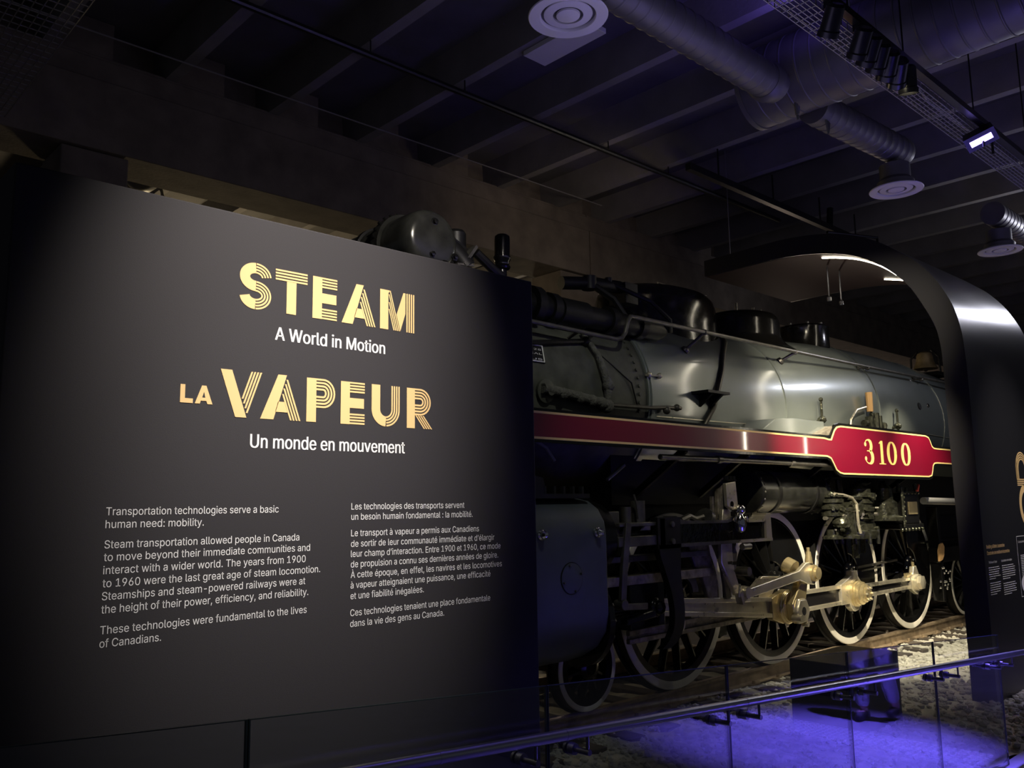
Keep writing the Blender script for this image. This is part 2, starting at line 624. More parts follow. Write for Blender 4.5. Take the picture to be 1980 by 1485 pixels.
def deco(mb, ch, x0, x1, z0, h, y):
    """one letter of the inline display face between x0 and x1 on baseline z0"""
    W = x1 - x0
    def p(u, v):
        return (x0 + u, z0 + v * h)
    t = 0.047
    if ch == 'S':
        r1 = h * 0.265
        cx = x0 + W * 0.50
        tw = h * 0.225
        R1, R2 = (W * 0.50) - tw / 2, (W * 0.50) - tw / 2
        ry1 = h * 0.265 - tw * 0.33
        zc1, zc2 = z0 + h * 0.735, z0 + h * 0.29
        def e(cz, rx, rz, a0, a1, n=14):
            return [(cx + rx * math.cos(math.radians(a0 + (a1 - a0) * i / n)), cz + rz * math.sin(math.radians(a0 + (a1 - a0) * i / n))) for i in range(n + 1)]
        rz1 = h * 0.192
        rz2 = h * 0.192
        zc1, zc2 = z0 + h * 0.697, z0 + h * 0.308
        lines(mb, e(zc1, R1, rz1, 5, 89), tw, y)
        solid(mb, e(zc1, R1, rz1, 90, 271, 22), tw, y)
        lines(mb, e(zc2, R2, rz2, 88, -89, 22), tw, y)
        solid(mb, e(zc2, R2, rz2, -90, -172), tw, y)
    elif ch == 'T':
        lines(mb, [p(0, 0.875), p(W, 0.875)], h * 0.25, y)
        fill(mb, [p(W * 0.35, 0), p(W * 0.65, 0), p(W * 0.65, 0.745), p(W * 0.35, 0.745)], y)
    elif ch == 'E':
        fill(mb, [p(0, 0), p(t, 0), p(t, 1), p(0, 1)], y)
        fill(mb, [p(t, 0.385), p(W * 0.97, 0.385), p(W * 0.97, 0.62), p(t, 0.62)], y)
        lines(mb, [p(t, 0.875), p(W, 0.875)], h * 0.25, y)
        lines(mb, [p(t, 0.13), p(W, 0.13)], h * 0.25, y)
    elif ch == 'A':
        a = W * 0.32
        lz = lambda z: x0 + a + W * 0.315 * (z - z0) / h
        fill(mb, [p(0, 0), p(a, 0), p(a + W * 0.315, 1), p(W * 0.42, 1)], y)
        fill(mb, [p(a + W * 0.04, 0.17), p(W * 0.668, 0.17), p(W * 0.582, 0.40), p(a + W * 0.11, 0.40)], y)
        dlines(mb, x0 + W * 0.735, x0 + W * 0.735 - W * 0.37, W * 0.265, z0, z0 + h, y, clip=lambda x, z: x - lz(z) - 0.001)
    elif ch == 'M':
        fill(mb, [p(0, 0), p(t, 0), p(t, 0.93), p(W * 0.30, 1), p(0, 1)], y)
        dlines(mb, x0 + W * 0.385, x0 + W * 0.115, W * 0.185, z0, z0 + h, y, clip=lambda x, z: x - x0 - t - 0.001)
        fill(mb, [p(W * 0.585, 0), p(W * 0.735, 0.47), p(W * 0.735, 1), p(W * 0.675, 1), p(W * 0.475, 0.41)], y)
        lines(mb, [p(W - t / 2, 1), p(W - t / 2, 0)], t, y)
    elif ch == 'V':
        a = W * 0.27
        rz = lambda z: x0 + a + W * 0.37 * (1 - (z - z0) / h)
        fill(mb, [p(0, 1), p(a, 1), p(W * 0.64, 0), p(W * 0.37, 0)], y)
        dlines(mb, x0 + W * 0.735 - W * 0.37, x0 + W * 0.735, W * 0.265, z0, z0 + h, y, clip=lambda x, z: x - rz(z) - 0.001, low=True)
    elif ch in 'PR':
        fill(mb, [p(0, 0), p(t, 0), p(t, 1), p(0, 1)], y)
        tw = h * 0.27
        ro = h * 0.335
        zc = z0 + h * (0.665)
        cx = x0 + W * 0.58 if ch == 'P' else x0 + W * 0.52
        rr = ro - tw / 2
        path = [(x0 + t, zc + rr), (cx, zc + rr)] + arc(cx, zc, rr, 80, -80, 12) + [(cx, zc - rr), (x0 + t, zc - rr)]
        sx_ = (x1 - (0.008 if ch == 'R' else 0) - (cx + ro)) 
        path = [(q[0] + (sx_ * max(0, (q[0] - cx) / rr)), q[1]) for q in path]
        lines(mb, path, tw, y)
        if ch == 'R':
            dlines(mb, x0 + W * 0.665, x0 + W * 0.33, W * 0.335, z0, z0 + h * 0.325, y)
    elif ch == 'U':
        ro = W / 2
        cx = x0 + ro
        zc = z0 + ro
        rr = ro - t / 2
        solid(mb, [(x0 + t / 2, z0 + h), (x0 + t / 2, zc)] + arc(cx, zc, rr, 188, 270, 10), t, y)
        lines(mb, arc(cx, zc, rr, -88, -5, 10) + [(x1 - t / 2, zc), (x1 - t / 2, z0 + h)], t, y)


# ------------------------------------------------------------------ the setting
struct(MB().box(-8, 42, 2.76, 24, -0.55, -0.34).build('floor', 'hall_floor'))
rampz = lambda x: 0.36 - 0.07 * x
b = MB()
rx1 = 8.0
prof = [(-6, rampz(-6)), (rx1, -0.2), (42, -0.2), (42, -0.55), (-6, -0.55)]
b.prism(prof, 'y', -5.0, 2.75)
struct(b.build('floor', 'ramp_floor', smooth=False))
bpy.data.objects['floor.001'].name = 'floor_2'

struct(MB().box(-6, 42, -6, 26, 7.15, 7.35).build('ceiling', 'ceiling_paint'))
for k in range(-3, 29):
    x = 4.66 + 1.232 * k
    b = MB()
    b.prism([(x - 0.065, 6.72), (x + 0.065, 6.72), (x + 0.10, 7.15), (x - 0.10, 7.15)], 'y', -6, 26)
    struct(b.build('ceiling_rib', 'rib_paint_lit', smooth=False))
# cross diaphragms above the girder between the ribs
for k in range(-3, 27):
    x = 4.66 + 1.232 * k
    b = MB()
    b.box(x + 0.08, x + 0.62, 9.08, 9.65, 6.74, 7.14)
    b.box(x + 0.62, x + 1.15, 9.35, 9.65, 6.74, 7.14)
    struct(b.build('trim_1', 'concrete', smooth=False))
b = MB()
for xa, xb in ((-6.0, 10.27), (10.29, 40.0)):
    b.prism([(9.0, 5.70), (9.7, 5.70), (9.7, 6.74), (9.06, 6.74), (9.06, 6.48), (9.0, 6.45)], 'x', xa, xb)
b.box(-6, 40, 9.04, 9.66, 5.72, 6.7)
struct(b.build('concrete_beam', 'concrete', smooth=False, bevel=0.012))
for x0, x1 in ((2.36, 3.02), (9.62, 10.52)):
    struct(MB().box(x0, x1, 9.05, 9.70, -0.4, 5.69).build('concrete_column', 'concrete', smooth=False, bevel=0.015))
struct(MB().box(-6, 42, 24, 24.3, -0.5, 7.3).build('wall_back', 'concrete'))
struct(MB().box(41.8, 42.1, -6, 24, -0.5, 7.3).build('wall_right', 'concrete'))

# ------------------------------------------------------------------ steam locomotive
YC = 6.736
loco = thing('steam_locomotive', 'grey and black steam locomotive with red stripe numbered 3100', 'locomotive', (10.0, YC, 0.0))
XW = [8.002, 10.075, 12.148, 14.221]


def LP(mb, name, m, **k):
    return mb.build(name, m, loco, **k)


def ring_profile(sections, n=64):
    b_ = MB()
    vs = []
    for X, R, Z in sections:
        for i in range(n):
            a = 2 * PI * i / n
            vs.append((X, YC + R * math.cos(a), Z + R * math.sin(a)))
    fs = []
    for k in range(len(sections) - 1):
        for i in range(n):
            j = (i + 1) % n
            fs.append((k * n + i, k * n + j, (k + 1) * n + j, (k + 1) * n + i))
    fs.append(tuple(range(n)))
    o = (len(sections) - 1) * n
    fs.append(tuple(o + i for i in range(n)))
    b_.add(vs, fs)
    return b_


BP = [(7.39, 1.05, 3.167), (9.0, 1.06, 3.177), (10.18, 1.095, 3.215), (11.4, 1.145, 3.265), (12.7, 1.19, 3.31), (14.4, 1.2, 3.32), (16.0, 1.185, 3.28), (17.9, 1.15, 3.22)]


def bsec(x):
    for (xa, ra, za), (xb, rb, zb) in zip(BP, BP[1:]):
        if xa <= x <= xb:
            t = (x - xa) / (xb - xa)
            return ra + (rb - ra) * t, za + (zb - za) * t
    return (1.03, 3.167) if x < 7.39 else (1.15, 3.22)


def surf(x, a, d=0.0):
    """point on the boiler side: a = elevation angle seen from the near side"""
    R, Z = bsec(x)
    return (x, YC - (R + d) * math.cos(math.radians(a)), Z + (R + d) * math.sin(math.radians(a)))


LP(ring_profile([(4.55, 0.0, 3.167), (4.56, 0.85, 3.167), (4.75, 1.0, 3.167), (4.8, 1.03, 3.167), (7.385, 1.03, 3.167)]), 'smokebox', 'smokebox_paint')
secs = []
for i in range(44):
    x = 7.39 + (17.9 - 7.39) * i / 43
    R, Z = bsec(x)
    secs.append((x, R, Z))
jacket = LP(ring_profile(secs), 'boiler_jacket', 'jacket_steel')
for x, wd in ((7.42, 0.10), (10.18, 0.075), (12.75, 0.06), (15.2, 0.07)):
    R, Z = bsec(x)
    LP(MB().lathe([(R, 0), (R + 0.014, 0.006), (R + 0.014, wd - 0.006), (R, wd)], (x, YC, Z), (1, 0, 0), 64), 'boiler_band', 'jacket_steel')
b = MB()
R, Z = bsec(7.6)
for k in range(26):
    b = MB()
    a = -30 + k * 5
    p0, p1 = Vector(surf(7.24, a, -0.02)), Vector(surf(7.24, a, 0.018))
    b.cyl(p0, p1, 0.018, n=8)
    LP(b, 'rivet', 'smokebox_paint')
# band clamp bolts
b = MB()
for dx in (-0.05, 0.13):
    b.ball(surf(7.44 + dx, 12, 0.03), 0.032, 10)
b.bar(surf(7.36, 12, 0.03), surf(7.62, 12, 0.03), 0.02, 0.02)
LP(b, 'band_clamp', 'bright_steel')

# domes
def dome(name, cx, hl, hw, ztop, zbase, flare, label):
    H = ztop - zbase
    pr = [(1.0 + flare, 0.0), (1.0 + flare * 0.55, H * 0.10), (1.0 + flare * 0.15, H * 0.24), (1.0, H * 0.36), (0.985, H * 0.70), (0.95, H * 0.82), (0.87, H * 0.91), (0.70, H * 0.965), (0.4, H * 0.992), (0.0001, H)]
    b_ = MB()
    b_.lathe(pr, (cx, YC, zbase), (0, 0, 1), 56, hl, hw)
    o = LP(b_, name, 'black_gloss', label=label, angle=50)
    return o


sd = dome('sand_dome', 8.98, 1.02, 0.62, 4.77, 4.02, 0.05, 'long black sand dome')
for dx in (0.62, -0.30):
    MB().tube([(8.98 + dx, YC - 0.25, 4.70), (8.98 + dx, YC - 0.25, 4.80), (8.98 + dx + 0.16, YC - 0.25, 4.80), (8.98 + dx + 0.16, YC - 0.25, 4.69)], 0.012, 8).build('lid_handle', 'dark_steel', sd)
st = dome('steam_dome', 10.93, 0.62, 0.58, 4.75, 4.16, 0.35, 'round black steam dome with flared base')
for dx in (-0.35, 0.1, 0.3):
    MB().cyl((10.93 + dx, YC - 0.2, 4.70), (10.93 + dx, YC - 0.2, 4.83), 0.022, n=8).build('lifting_lug', 'dark_steel', st)
b = MB()
b.lathe([(0.44, 0), (0.40, 0.08), (0.39, 0.36), (0.40, 0.40), (0.37, 0.43), (0.0001, 0.44)], (12.6, YC - 0.12, 4.32), (0, 0, 1), 32)
tu = LP(b, 'turret', 'black_gloss')
b = MB()
for k in range(7):
    a = 2 * PI * k / 7 + 0.3
    b = MB()
    b.cyl((12.6 + 0.3 * math.cos(a), YC - 0.12 + 0.3 * math.sin(a), 4.72), (12.6 + 0.3 * math.cos(a), YC - 0.12 + 0.3 * math.sin(a), 4.79), 0.03, n=8)
    b.build('turret_bolt', 'dark_steel', tu)

# bell
bx, by, bz = 17.0, 6.45, 4.50
b = MB()
b.lathe([(0.225, 0), (0.215, 0.02), (0.185, 0.07), (0.155, 0.16), (0.145, 0.25), (0.125, 0.30), (0.07, 0.33), (0.0001, 0.335)], (bx, by, bz), (0, 0, 1), 32)
bell = LP(b, 'bell', 'bell_bronze', label='bronze bell')
b = MB()
for sgn in (-1, 1):
    b.tube([(bx, by + sgn * 0.27, bz - 0.1), (bx, by + sgn * 0.26, bz + 0.22), (bx, by + sgn * 0.13, bz + 0.36)], 0.022, 8)
b.box(bx - 0.2, bx + 0.35, by - 0.3, by + 0.3, bz - 0.16, bz - 0.09)
b.build('bell_yoke', 'black_satin', bell)
MB().lathe([(0.02, 0), (0.045, 0.03), (0.02, 0.07), (0.012, 0.2)], (bx, by, bz - 0.05), (0, 0, 1), 12).build('clapper', 'dark_steel', bell)

# handrail
hy, hz = 5.66, 3.99
b = MB()
b.tube([(5.0, 5.70, 3.75), (6.86, 5.68, 3.715), (6.94, 5.67, 3.735), (6.985, 5.66, 3.80), (7.03, 5.66, 3.92), (7.08, 5.66, 3.985), (7.2, 5.66, hz), (12.0, 5.65, 4.0), (15.7, 5.65, 4.03), (17.8, 5.65, 4.03)], 0.024, 10)
hr = LP(b, 'boiler_handrail', 'dark_steel')
for x in (8.45, 10.55, 12.7, 14.7, 16.6):
    q = surf(x - 0.10, 36, 0.0)
    bb = MB()
    bb.tube([(x, hy, hz), q], 0.020, 8)
    bb.lathe([(0.055, 0), (0.05, 0.03), (0.02, 0.05)], q, (Vector((x, hy, hz)) - Vector(q)), 12)
    bb.ball((x, hy, hz), 0.036, 10)
    bb.build('handrail_post', 'dark_steel', hr)
for x in (5.6, 6.3):
    MB().tube([(x, 5.69, 3.73), surf(x, 30)], 0.016, 8).build('handrail_post', 'dark_steel', hr)

# pipes and fittings on the smokebox and boiler
b = MB()
b.tube([(4.9, 5.86, 3.97), (5.5, 5.86, 3.955), (6.4, 5.86, 3.95), (7.2, 5.86, 3.95), (7.8, 5.86, 3.95), (7.93, 5.86, 3.95)], [0.13, 0.13, 0.12, 0.115, 0.105, 0.05], 16)
LP(b, 'steam_pipe', 'black_satin')
b = MB()
for x, r in ((5.05, 0.17), (5.75, 0.19), (6.0, 0.16), (6.9, 0.15), (7.4, 0.14)):
    LP(MB().cyl((x, 5.86, 3.955), (x + 0.1, 5.86, 3.955), r, n=18), 'pipe_flange', 'black_satin')
LP(MB().cyl((6.15, 5.86, 3.95), (6.55, 5.86, 3.95), 0.145, n=18), 'pipe_sleeve', 'black_satin')
b = MB()
b.tube([(6.7, 6.3, 4.42), (7.1, 6.2, 4.46), (7.5, 6.15, 4.47), (7.75, 6.2, 4.45)], 0.075, 12)
b.cyl((7.05, 6.2, 4.38), (7.05, 6.2, 4.53), 0.085, n=12)
b.cyl((7.32, 6.15, 4.42), (7.32, 6.15, 4.55), 0.045, n=12)
b.box(7.5, 7.72, 6.05, 6.3, 4.28, 4.52)
b.tube([(7.05, 6.2, 4.46), (7.2, 5.98, 4.25), (7.35, 5.9, 4.0)], 0.04, 8)
b.tube([(7.32, 6.15, 4.5), (7.75, 5.9, 4.3), (8.0, 5.82, 4.1), (8.0, 5.82, 3.95)], 0.028, 8)
LP(b, 'throttle_rigging', 'black_satin')
lag = [surf(6.50, 34, 0.05), surf(6.52, 29, 0.05), surf(6.60, 20, 0.05), surf(6.64, 9, 0.05), surf(6.68, 2, 0.05), surf(6.67, -5, 0.05), surf(6.66, -9, 0.05)]
b = MB().tube(lag, [0.022, 0.026, 0.034, 0.042, 0.05, 0.035, 0.03], 12)
b.ball(lag[4], 0.065, 12)
b.ball(lag[6], 0.075, 12)
LP(b, 'lagged_pipe', 'lagging')
b = MB().tube([surf(5.72, -3.5, 0.06), surf(6.1, -5, 0.07), surf(6.66, -8.2, 0.07)], [0.05, 0.046, 0.05], 12)
for x in (5.98, 6.22, 6.4, 6.55):
    b.ball(surf(x, -4 - (x - 5.72) * 4.4, 0.07), 0.062, 10)
LP(b, 'lagged_pipe', 'lagging')
b = MB().tube([surf(6.66, -8.2, 0.06), surf(7.34, -7.5, 0.07), surf(7.6, -6.5, 0.05), surf(7.88, -6, 0.05)], 0.022, 10)
b.ball(surf(7.80, -6, 0.06), 0.04, 10)
b.ball(surf(7.62, -8, 0.06), 0.045, 10)
LP(b, 'drain_pipe', 'dark_steel')
b = MB().lathe([(0.10, 0), (0.115, 0.015), (0.115, 0.04), (0.05, 0.06), (0.045, 0.11)], surf(5.80, -4.5, -0.01), Vector(surf(5.80, -4.5, 1)) - Vector(surf(5.80, -4.5, 0)), 20)
LP(b, 'pipe_flange', 'smokebox_paint')
# scratches of conduit on the smokebox
b = MB().tube([surf(6.52, 29, 0.02), surf(7.1, 6, 0.02), surf(7.22, -10, 0.02)], 0.008, 6)
b.tube([surf(5.0, 22, 0.04), surf(5.7, 21, 0.04), surf(6.5, 28, 0.04), surf(6.62, 32, 0.05)], 0.024, 8)
b.ball(surf(6.50, 28, 0.04), 0.05, 10)
LP(b, 'conduit', 'black_satin')
# sand pipe with its step
b = MB().tube([surf(9.85, 68, 0.03), surf(9.45, 50, 0.03), surf(9.12, 36, 0.03), surf(8.88, 22, 0.03), surf(8.68, 9, 0.03), surf(8.55, -4, 0.03), surf(8.42, -13, 0.03), surf(8.36, -20, 0.03)], 0.028, 10)
LP(b, 'sand_pipe', 'dark_steel')
b = MB()
P0 = Vector(surf(8.42, 3, 0.0))
b.hexa([(8.16, P0.y + 0.02, 3.24), (8.60, P0.y + 0.02, 3.24), (8.64, P0.y - 0.20, 3.245), (8.20, P0.y - 0.20, 3.245), (8.16, P0.y + 0.02, 3.27), (8.60, P0.y + 0.02, 3.27), (8.64, P0.y - 0.20, 3.275), (8.20, P0.y - 0.20, 3.275)])
b.prism([(P0.y + 0.02, 3.24), (P0.y - 0.18, 3.24), (P0.y + 0.02, 3.09)], 'x', 8.30, 8.34)
b.prism([(P0.y + 0.02, 3.24), (P0.y - 0.18, 3.24), (P0.y + 0.02, 3.09)], 'x', 8.50, 8.54)
LP(b, 'step', 'black_satin')
# thin seam along the jacket, washout plugs
b = MB().tube([surf(7.5 + 0.5 * i, -12, 0.004) for i in range(20)], 0.006, 6)
LP(b, 'jacket_seam', 'bright_steel')
b = MB()
for x, a in ((12.55, 13), (14.62, 11)):
    b = MB()
    b.lathe([(0.035, 0), (0.03, 0.015), (0.0001, 0.02)], surf(x, a, 0.0), Vector(surf(x, a, 1)) - Vector(surf(x, a, 0)), 12)
    LP(b, 'washout_plug', 'chrome')
b = MB().lathe([(0.06, 0), (0.055, 0.012), (0.0001, 0.014)], surf(14.25, 9, 0), Vector(surf(14.25, 9, 1)) - Vector(surf(14.25, 9, 0)), 16)
LP(b, 'washout_hole', 'black_matt')


def valve(x, a, h, m='pump_metal', handle=False):
    b_ = MB()
    q = Vector(surf(x, a, 0.10))
    b_.cyl(q, q + Vector((0, 0, h)), 0.018, n=8)
    b_.ball(q + Vector((0, 0, h * 0.35)), 0.055, 10)
    b_.ball(q + Vector((0, 0, h)), 0.030, 8)
    b_.cyl(q + Vector((-0.09, 0, h * 0.35)), q + Vector((0.09, 0, h * 0.35)), 0.022, n=8)
    b_.cyl(q + Vector((0, 0, -0.05)), q + Vector((0, 0, 0.03)), 0.05, n=10)
    b_.cyl(q + Vector((0, 0.12, h * 0.3)), q + Vector((0, 0, h * 0.3)), 0.025, n=8)
    return b_


LP(valve(10.95, -14, 0.42), 'boiler_valve', 'pump_metal')
inj = LP(valve(12.35, -14, 0.40), 'injector', 'pump_metal')
b = MB()
q = Vector(surf(12.35, -14, 0.12))
for dx, h, r in ((-0.16, 0.22, 0.06), (0.0, 0.28, 0.07), (0.14, 0.25, 0.05), (0.28, 0.15, 0.05)):
    b.cyl(q + Vector((dx, -0.02, 0)), q + Vector((dx, -0.02, h)), r, n=10)
b.cyl(q + Vector((-0.3, 0, 0.12)), q + Vector((0.36, 0, 0.12)), 0.05, n=10)
b.build('injector_body', 'pump_metal', inj)
MB().cyl(q + Vector((-0.08, 0, 0.30)), q + Vector((-0.08, 0, 0.58)), 0.045, 0.05, 10).build('wooden_grip', 'wood', inj)
MB().tube([q + Vector((-0.75, 0, -0.05)), q + Vector((-0.70, 0, 0.15)), q + Vector((-0.50, 0, 0.30)), q + Vector((-0.2, 0, 0.36))], 0.015, 8).build('copper_pipe', 'bright_steel', inj)
LP(valve(13.2, -14, 0.36), 'boiler_valve', 'pump_metal')
# air duct box behind the number plate
b = MB()
b.prism([(9.0, 2.84), (9.35, 3.00), (9.75, 3.03), (10.55, 3.03), (10.55, 2.84)], 'y', 5.32, 5.75)
LP(b, 'sheet_cover', 'jacket_steel', bevel=0.01)
b = MB().hexa([(10.2, 5.22, 2.84), (10.62, 5.22, 2.84), (10.62, 5.5, 2.84), (10.2, 5.5, 2.84), (10.2, 5.40, 2.86), (10.62, 5.22, 2.97), (10.62, 5.5, 2.97), (10.2, 5.5, 2.86)])
LP(b, 'sheet_cover', 'worn_steel')

# builder's plate
px_ = 5.60
b = MB()
q0, q1 = surf(px_, 24, 0.012), surf(px_, 12, 0.012)
def plate_pt(x, t, d=0.0):
    a = 10.5 + 10.5 * t
    return surf(x, a, 0.012 + d)
b.add([plate_pt(5.15, 0), plate_pt(5.83, 0), plate_pt(5.845, 1), plate_pt(5.2, 1), plate_pt(5.15, 0, -0.02), plate_pt(5.83, 0, -0.02), plate_pt(5.845, 1, -0.02), plate_pt(5.2, 1, -0.02)],
      [(0, 1, 2, 3), (7, 6, 5, 4), (0, 4, 5, 1), (1, 5, 6, 2), (2, 6, 7, 3), (3, 7, 4, 0)])
pl = LP(b, 'builder_plate', 'black_satin', label='small black plate with white border')
b = MB()
loop = [(5.17, 0.05), (5.815, 0.05), (5.83, 0.95), (5.215, 0.95)]
for i in range(4):
    a0, a1 = loop[i], loop[(i + 1) % 4]
    b.tube([plate_pt(a0[0], a0[1], 0.003), plate_pt(a1[0], a1[1], 0.003)], 0.006, 6)
for body, t, xl, xr in (('BUILT 1928', 0.66, 5.3, 5.80), ('MONTREAL', 0.42, 5.3, 5.80), ('ANGUS', 0.12, 5.38, 5.79)):
    vs, fs = text_verts(body, 1.0)
    xa, xb = min(v[0] for v in vs), max(v[0] for v in vs)
    b.add([plate_pt(xl + (v[0] - xa) / (xb - xa) * (xr - xl), t + v[1] * 0.20, 0.004) for v in vs], fs)
b.build('plate_lettering', 'panel_print_white', pl)

# feedwater heater across the smokebox top
hx_, hz_, hr_ = 4.385, 4.255, 0.285
b = MB().lathe([(0.0001, -0.006), (0.12, -0.003), (0.20, 0.004), (0.235, 0.014), (0.258, 0.032), (0.274, 0.06), (0.282, 0.095), (hr_, 0.14), (hr_, 0.40)], (hx_, 5.58, hz_), (0, 1, 0), 48)
ht = LP(b, 'feedwater_heater', 'heater_paint', angle=60, label='black drum-shaped feedwater heater on the smokebox')
MB().lathe([(hr_ - 0.01, 0.40), (hr_ + 0.035, 0.40), (hr_ + 0.035, 0.50), (hr_ - 0.01, 0.50)], (hx_, 5.58, hz_), (0, 1, 0), 48).build('flange', 'heater_paint', ht)
b = MB()
for k in range(28):
    b = MB()
    a = 2 * PI * k / 28
    c_, s_ = math.cos(a), math.sin(a)
    b.cyl((hx_ + (hr_ + 0.028) * c_, 6.03, hz_ + (hr_ + 0.028) * s_), (hx_ + (hr_ + 0.060) * c_, 6.03, hz_ + (hr_ + 0.052) * s_), 0.015, n=6)
    b.build('flange_bolt', 'black_gloss', ht)
MB().lathe([(hr_ - 0.02, 0.5), (hr_ - 0.01, 0.52), (hr_ - 0.01, 2.25), (0.2, 2.32)], (hx_, 5.58, hz_), (0, 1, 0), 48).build('drum', 'heater_paint', ht)
b = MB()
for y in (6.35, 7.3):
    MB().lathe([(hr_ - 0.01, 0), (hr_ + 0.012, 0.004), (hr_ + 0.012, 0.06), (hr_ - 0.01, 0.064)], (hx_, y, hz_), (0, 1, 0), 40).build('strap', 'black_satin', ht)
b = MB()
for dx, dz in ((0.0, 0.16), (-0.03, -0.13), (0.22, -0.11), (0.11, -0.19)):
    b = MB()
    b.lathe([(0.036, 0), (0.036, -0.006), (0.022, -0.008), (0.022, -0.028), (0.0001, -0.03)], (hx_ + dx, 5.585, hz_ + dz), (0, 1, 0), 6 if dz < 0.1 else 10)
    b.build('cover_bolt', 'black_gloss', ht)
b = MB().box(hx_ - 0.16, hx_ + 0.16, 5.9, 7.6, 3.92, 4.08)
b.build('saddle', 'black_satin', ht)
# pipes and generator beside the heater
b = MB()
b.cyl((5.00, 6.05, 4.34), (5.00, 6.05, 4.55), 0.10, n=20)
b.lathe([(0.10, 0), (0.08, 0.03), (0.0001, 0.04)], (5.00, 6.05, 4.55), (0, 0, 1), 20)
b.tube([(4.72, 5.95, 4.44), (4.92, 5.93, 4.30), (5.0, 5.9, 4.20)], 0.09, 12)
b.prism([(4.80, 4.50), (5.10, 4.36), (5.12, 4.26), (4.75, 4.15)], 'y', 5.92, 5.97)
b.tube([(5.12, 5.9, 4.36), (5.3, 5.88, 4.24), (5.42, 5.88, 4.18)], 0.045, 10)
LP(b, 'heater_pipe', 'black_satin')
b = MB()
b.bar((4.93, 5.9, 4.20), (5.08, 5.9, 4.40), 0.14, 0.03)
b.bar((4.85, 5.9, 4.19), (5.05, 5.9, 4.21), 0.12, 0.02)
LP(b, 'pipe_clip', 'dark_steel')
b = MB()
b.lathe([(0.06, 0), (0.075, 0.01), (0.085, 0.03), (0.07, 0.05), (0.072, 0.08), (0.085, 0.10), (0.085, 0.13), (0.075, 0.14), (0.075, 0.30), (0.072, 0.335), (0.055, 0.35), (0.0001, 0.352)], (5.45, 5.9, 4.25), (0.03, 0, 1), 20)
b.cyl((5.54, 5.93, 4.33), (5.555, 5.93, 4.54), 0.025, n=10)
b.cyl((5.45, 5.9, 3.95), (5.45, 5.9, 4.25), 0.05, n=12)
b.tube([(5.45, 5.9, 4.23), (5.36, 5.9, 4.20), (5.28, 5.9, 4.12)], 0.03, 8)
LP(b, 'relief_valve', 'black_gloss')
b = MB().tube([(5.9, 6.0, 4.05), (5.82, 5.95, 4.14), (5.72, 5.95, 4.16), (5.62, 5.95, 4.10), (5.66, 5.95, 3.98)], 0.02, 8)
b.box(5.66, 6.2, 5.98, 6.4, 3.92, 4.10)
b.cyl((5.95, 6.1, 4.0), (5.95, 6.1, 4.14), 0.10, n=14)
LP(b, 'smokebox_bracket', 'black_satin')

# running board, its skirt with the number plate
YS = 5.2
b = MB().box(3.4, 17.5, 5.22, 6.0, 2.80, 2.83)
LP(b, 'running_board', 'black_satin')
sk = [(3.4, 2.838), (10.34, 2.832), (10.45, 2.84), (10.53, 2.92), (10.60, 2.985), (10.70, 3.01), (13.48, 3.01), (13.62, 2.985), (13.70, 2.88), (13.75, 2.835), (13.82, 2.825), (17.5, 2.825),
      (17.5, 2.53), (13.82, 2.53), (13.74, 2.505), (13.69, 2.41), (13.63, 2.335), (13.52, 2.308), (10.70, 2.312), (10.59, 2.345), (10.51, 2.425), (10.43, 2.505), (10.34, 2.535), (3.4, 2.545)]
skirt = LP(MB().prism(sk, 'y', YS, YS + 0.03), 'running_board_skirt', 'black_gloss', smooth=False)
gt = [(3.4, 2.803), (10.28, 2.795), (10.40, 2.782), (10.47, 2.785), (10.52, 2.845), (10.57, 2.905), (10.64, 2.95), (10.74, 2.967), (13.47, 2.965), (13.585, 2.945), (13.645, 2.88), (13.69, 2.815), (13.75, 2.79), (13.86, 2.785), (17.5, 2.785)]
gb = [(3.4, 2.582), (10.33, 2.572), (10.43, 2.548), (10.50, 2.475), (10.56, 2.405), (10.64, 2.37), (10.74, 2.358), (13.48, 2.355), (13.60, 2.375), (13.645, 2.44), (13.68, 2.525), (13.74, 2.560), (13.84, 2.568), (17.5, 2.568)]
MB().prism(gt + gb[::-1], 'y', YS - 0.004, YS + 0.001).build('red_stripe', 'red_enamel', skirt, smooth=False)
b = MB().strip(gt, 0.020, 'y', YS - 0.0065, YS)
b.strip(gb, 0.020, 'y', YS - 0.0065, YS)
b.build('gold_lining', 'gold_leaf', skirt, smooth=False)
# numerals 3100 in a narrow fat-face style
b = MB()
yN = YS - 0.0045


def vstroke(pts, ws, y0):
    n = len(pts)
    A, B = [], []
    for i in range(n):
        p, q = pts[max(0, i - 1)], pts[min(n - 1, i + 1)]
        dx, dz = q[0] - p[0], q[1] - p[1]
        l = math.hypot(dx, dz)
        nx, nz = -dz / l, dx / l
        A.append((pts[i][0] + nx * ws[i] / 2, y0, pts[i][1] + nz * ws[i] / 2))
        B.append((pts[i][0] - nx * ws[i] / 2, y0, pts[i][1] - nz * ws[i] / 2))
    b.add(A + B, [(i, i + 1, n + i + 1, n + i) for i in range(n - 1)])


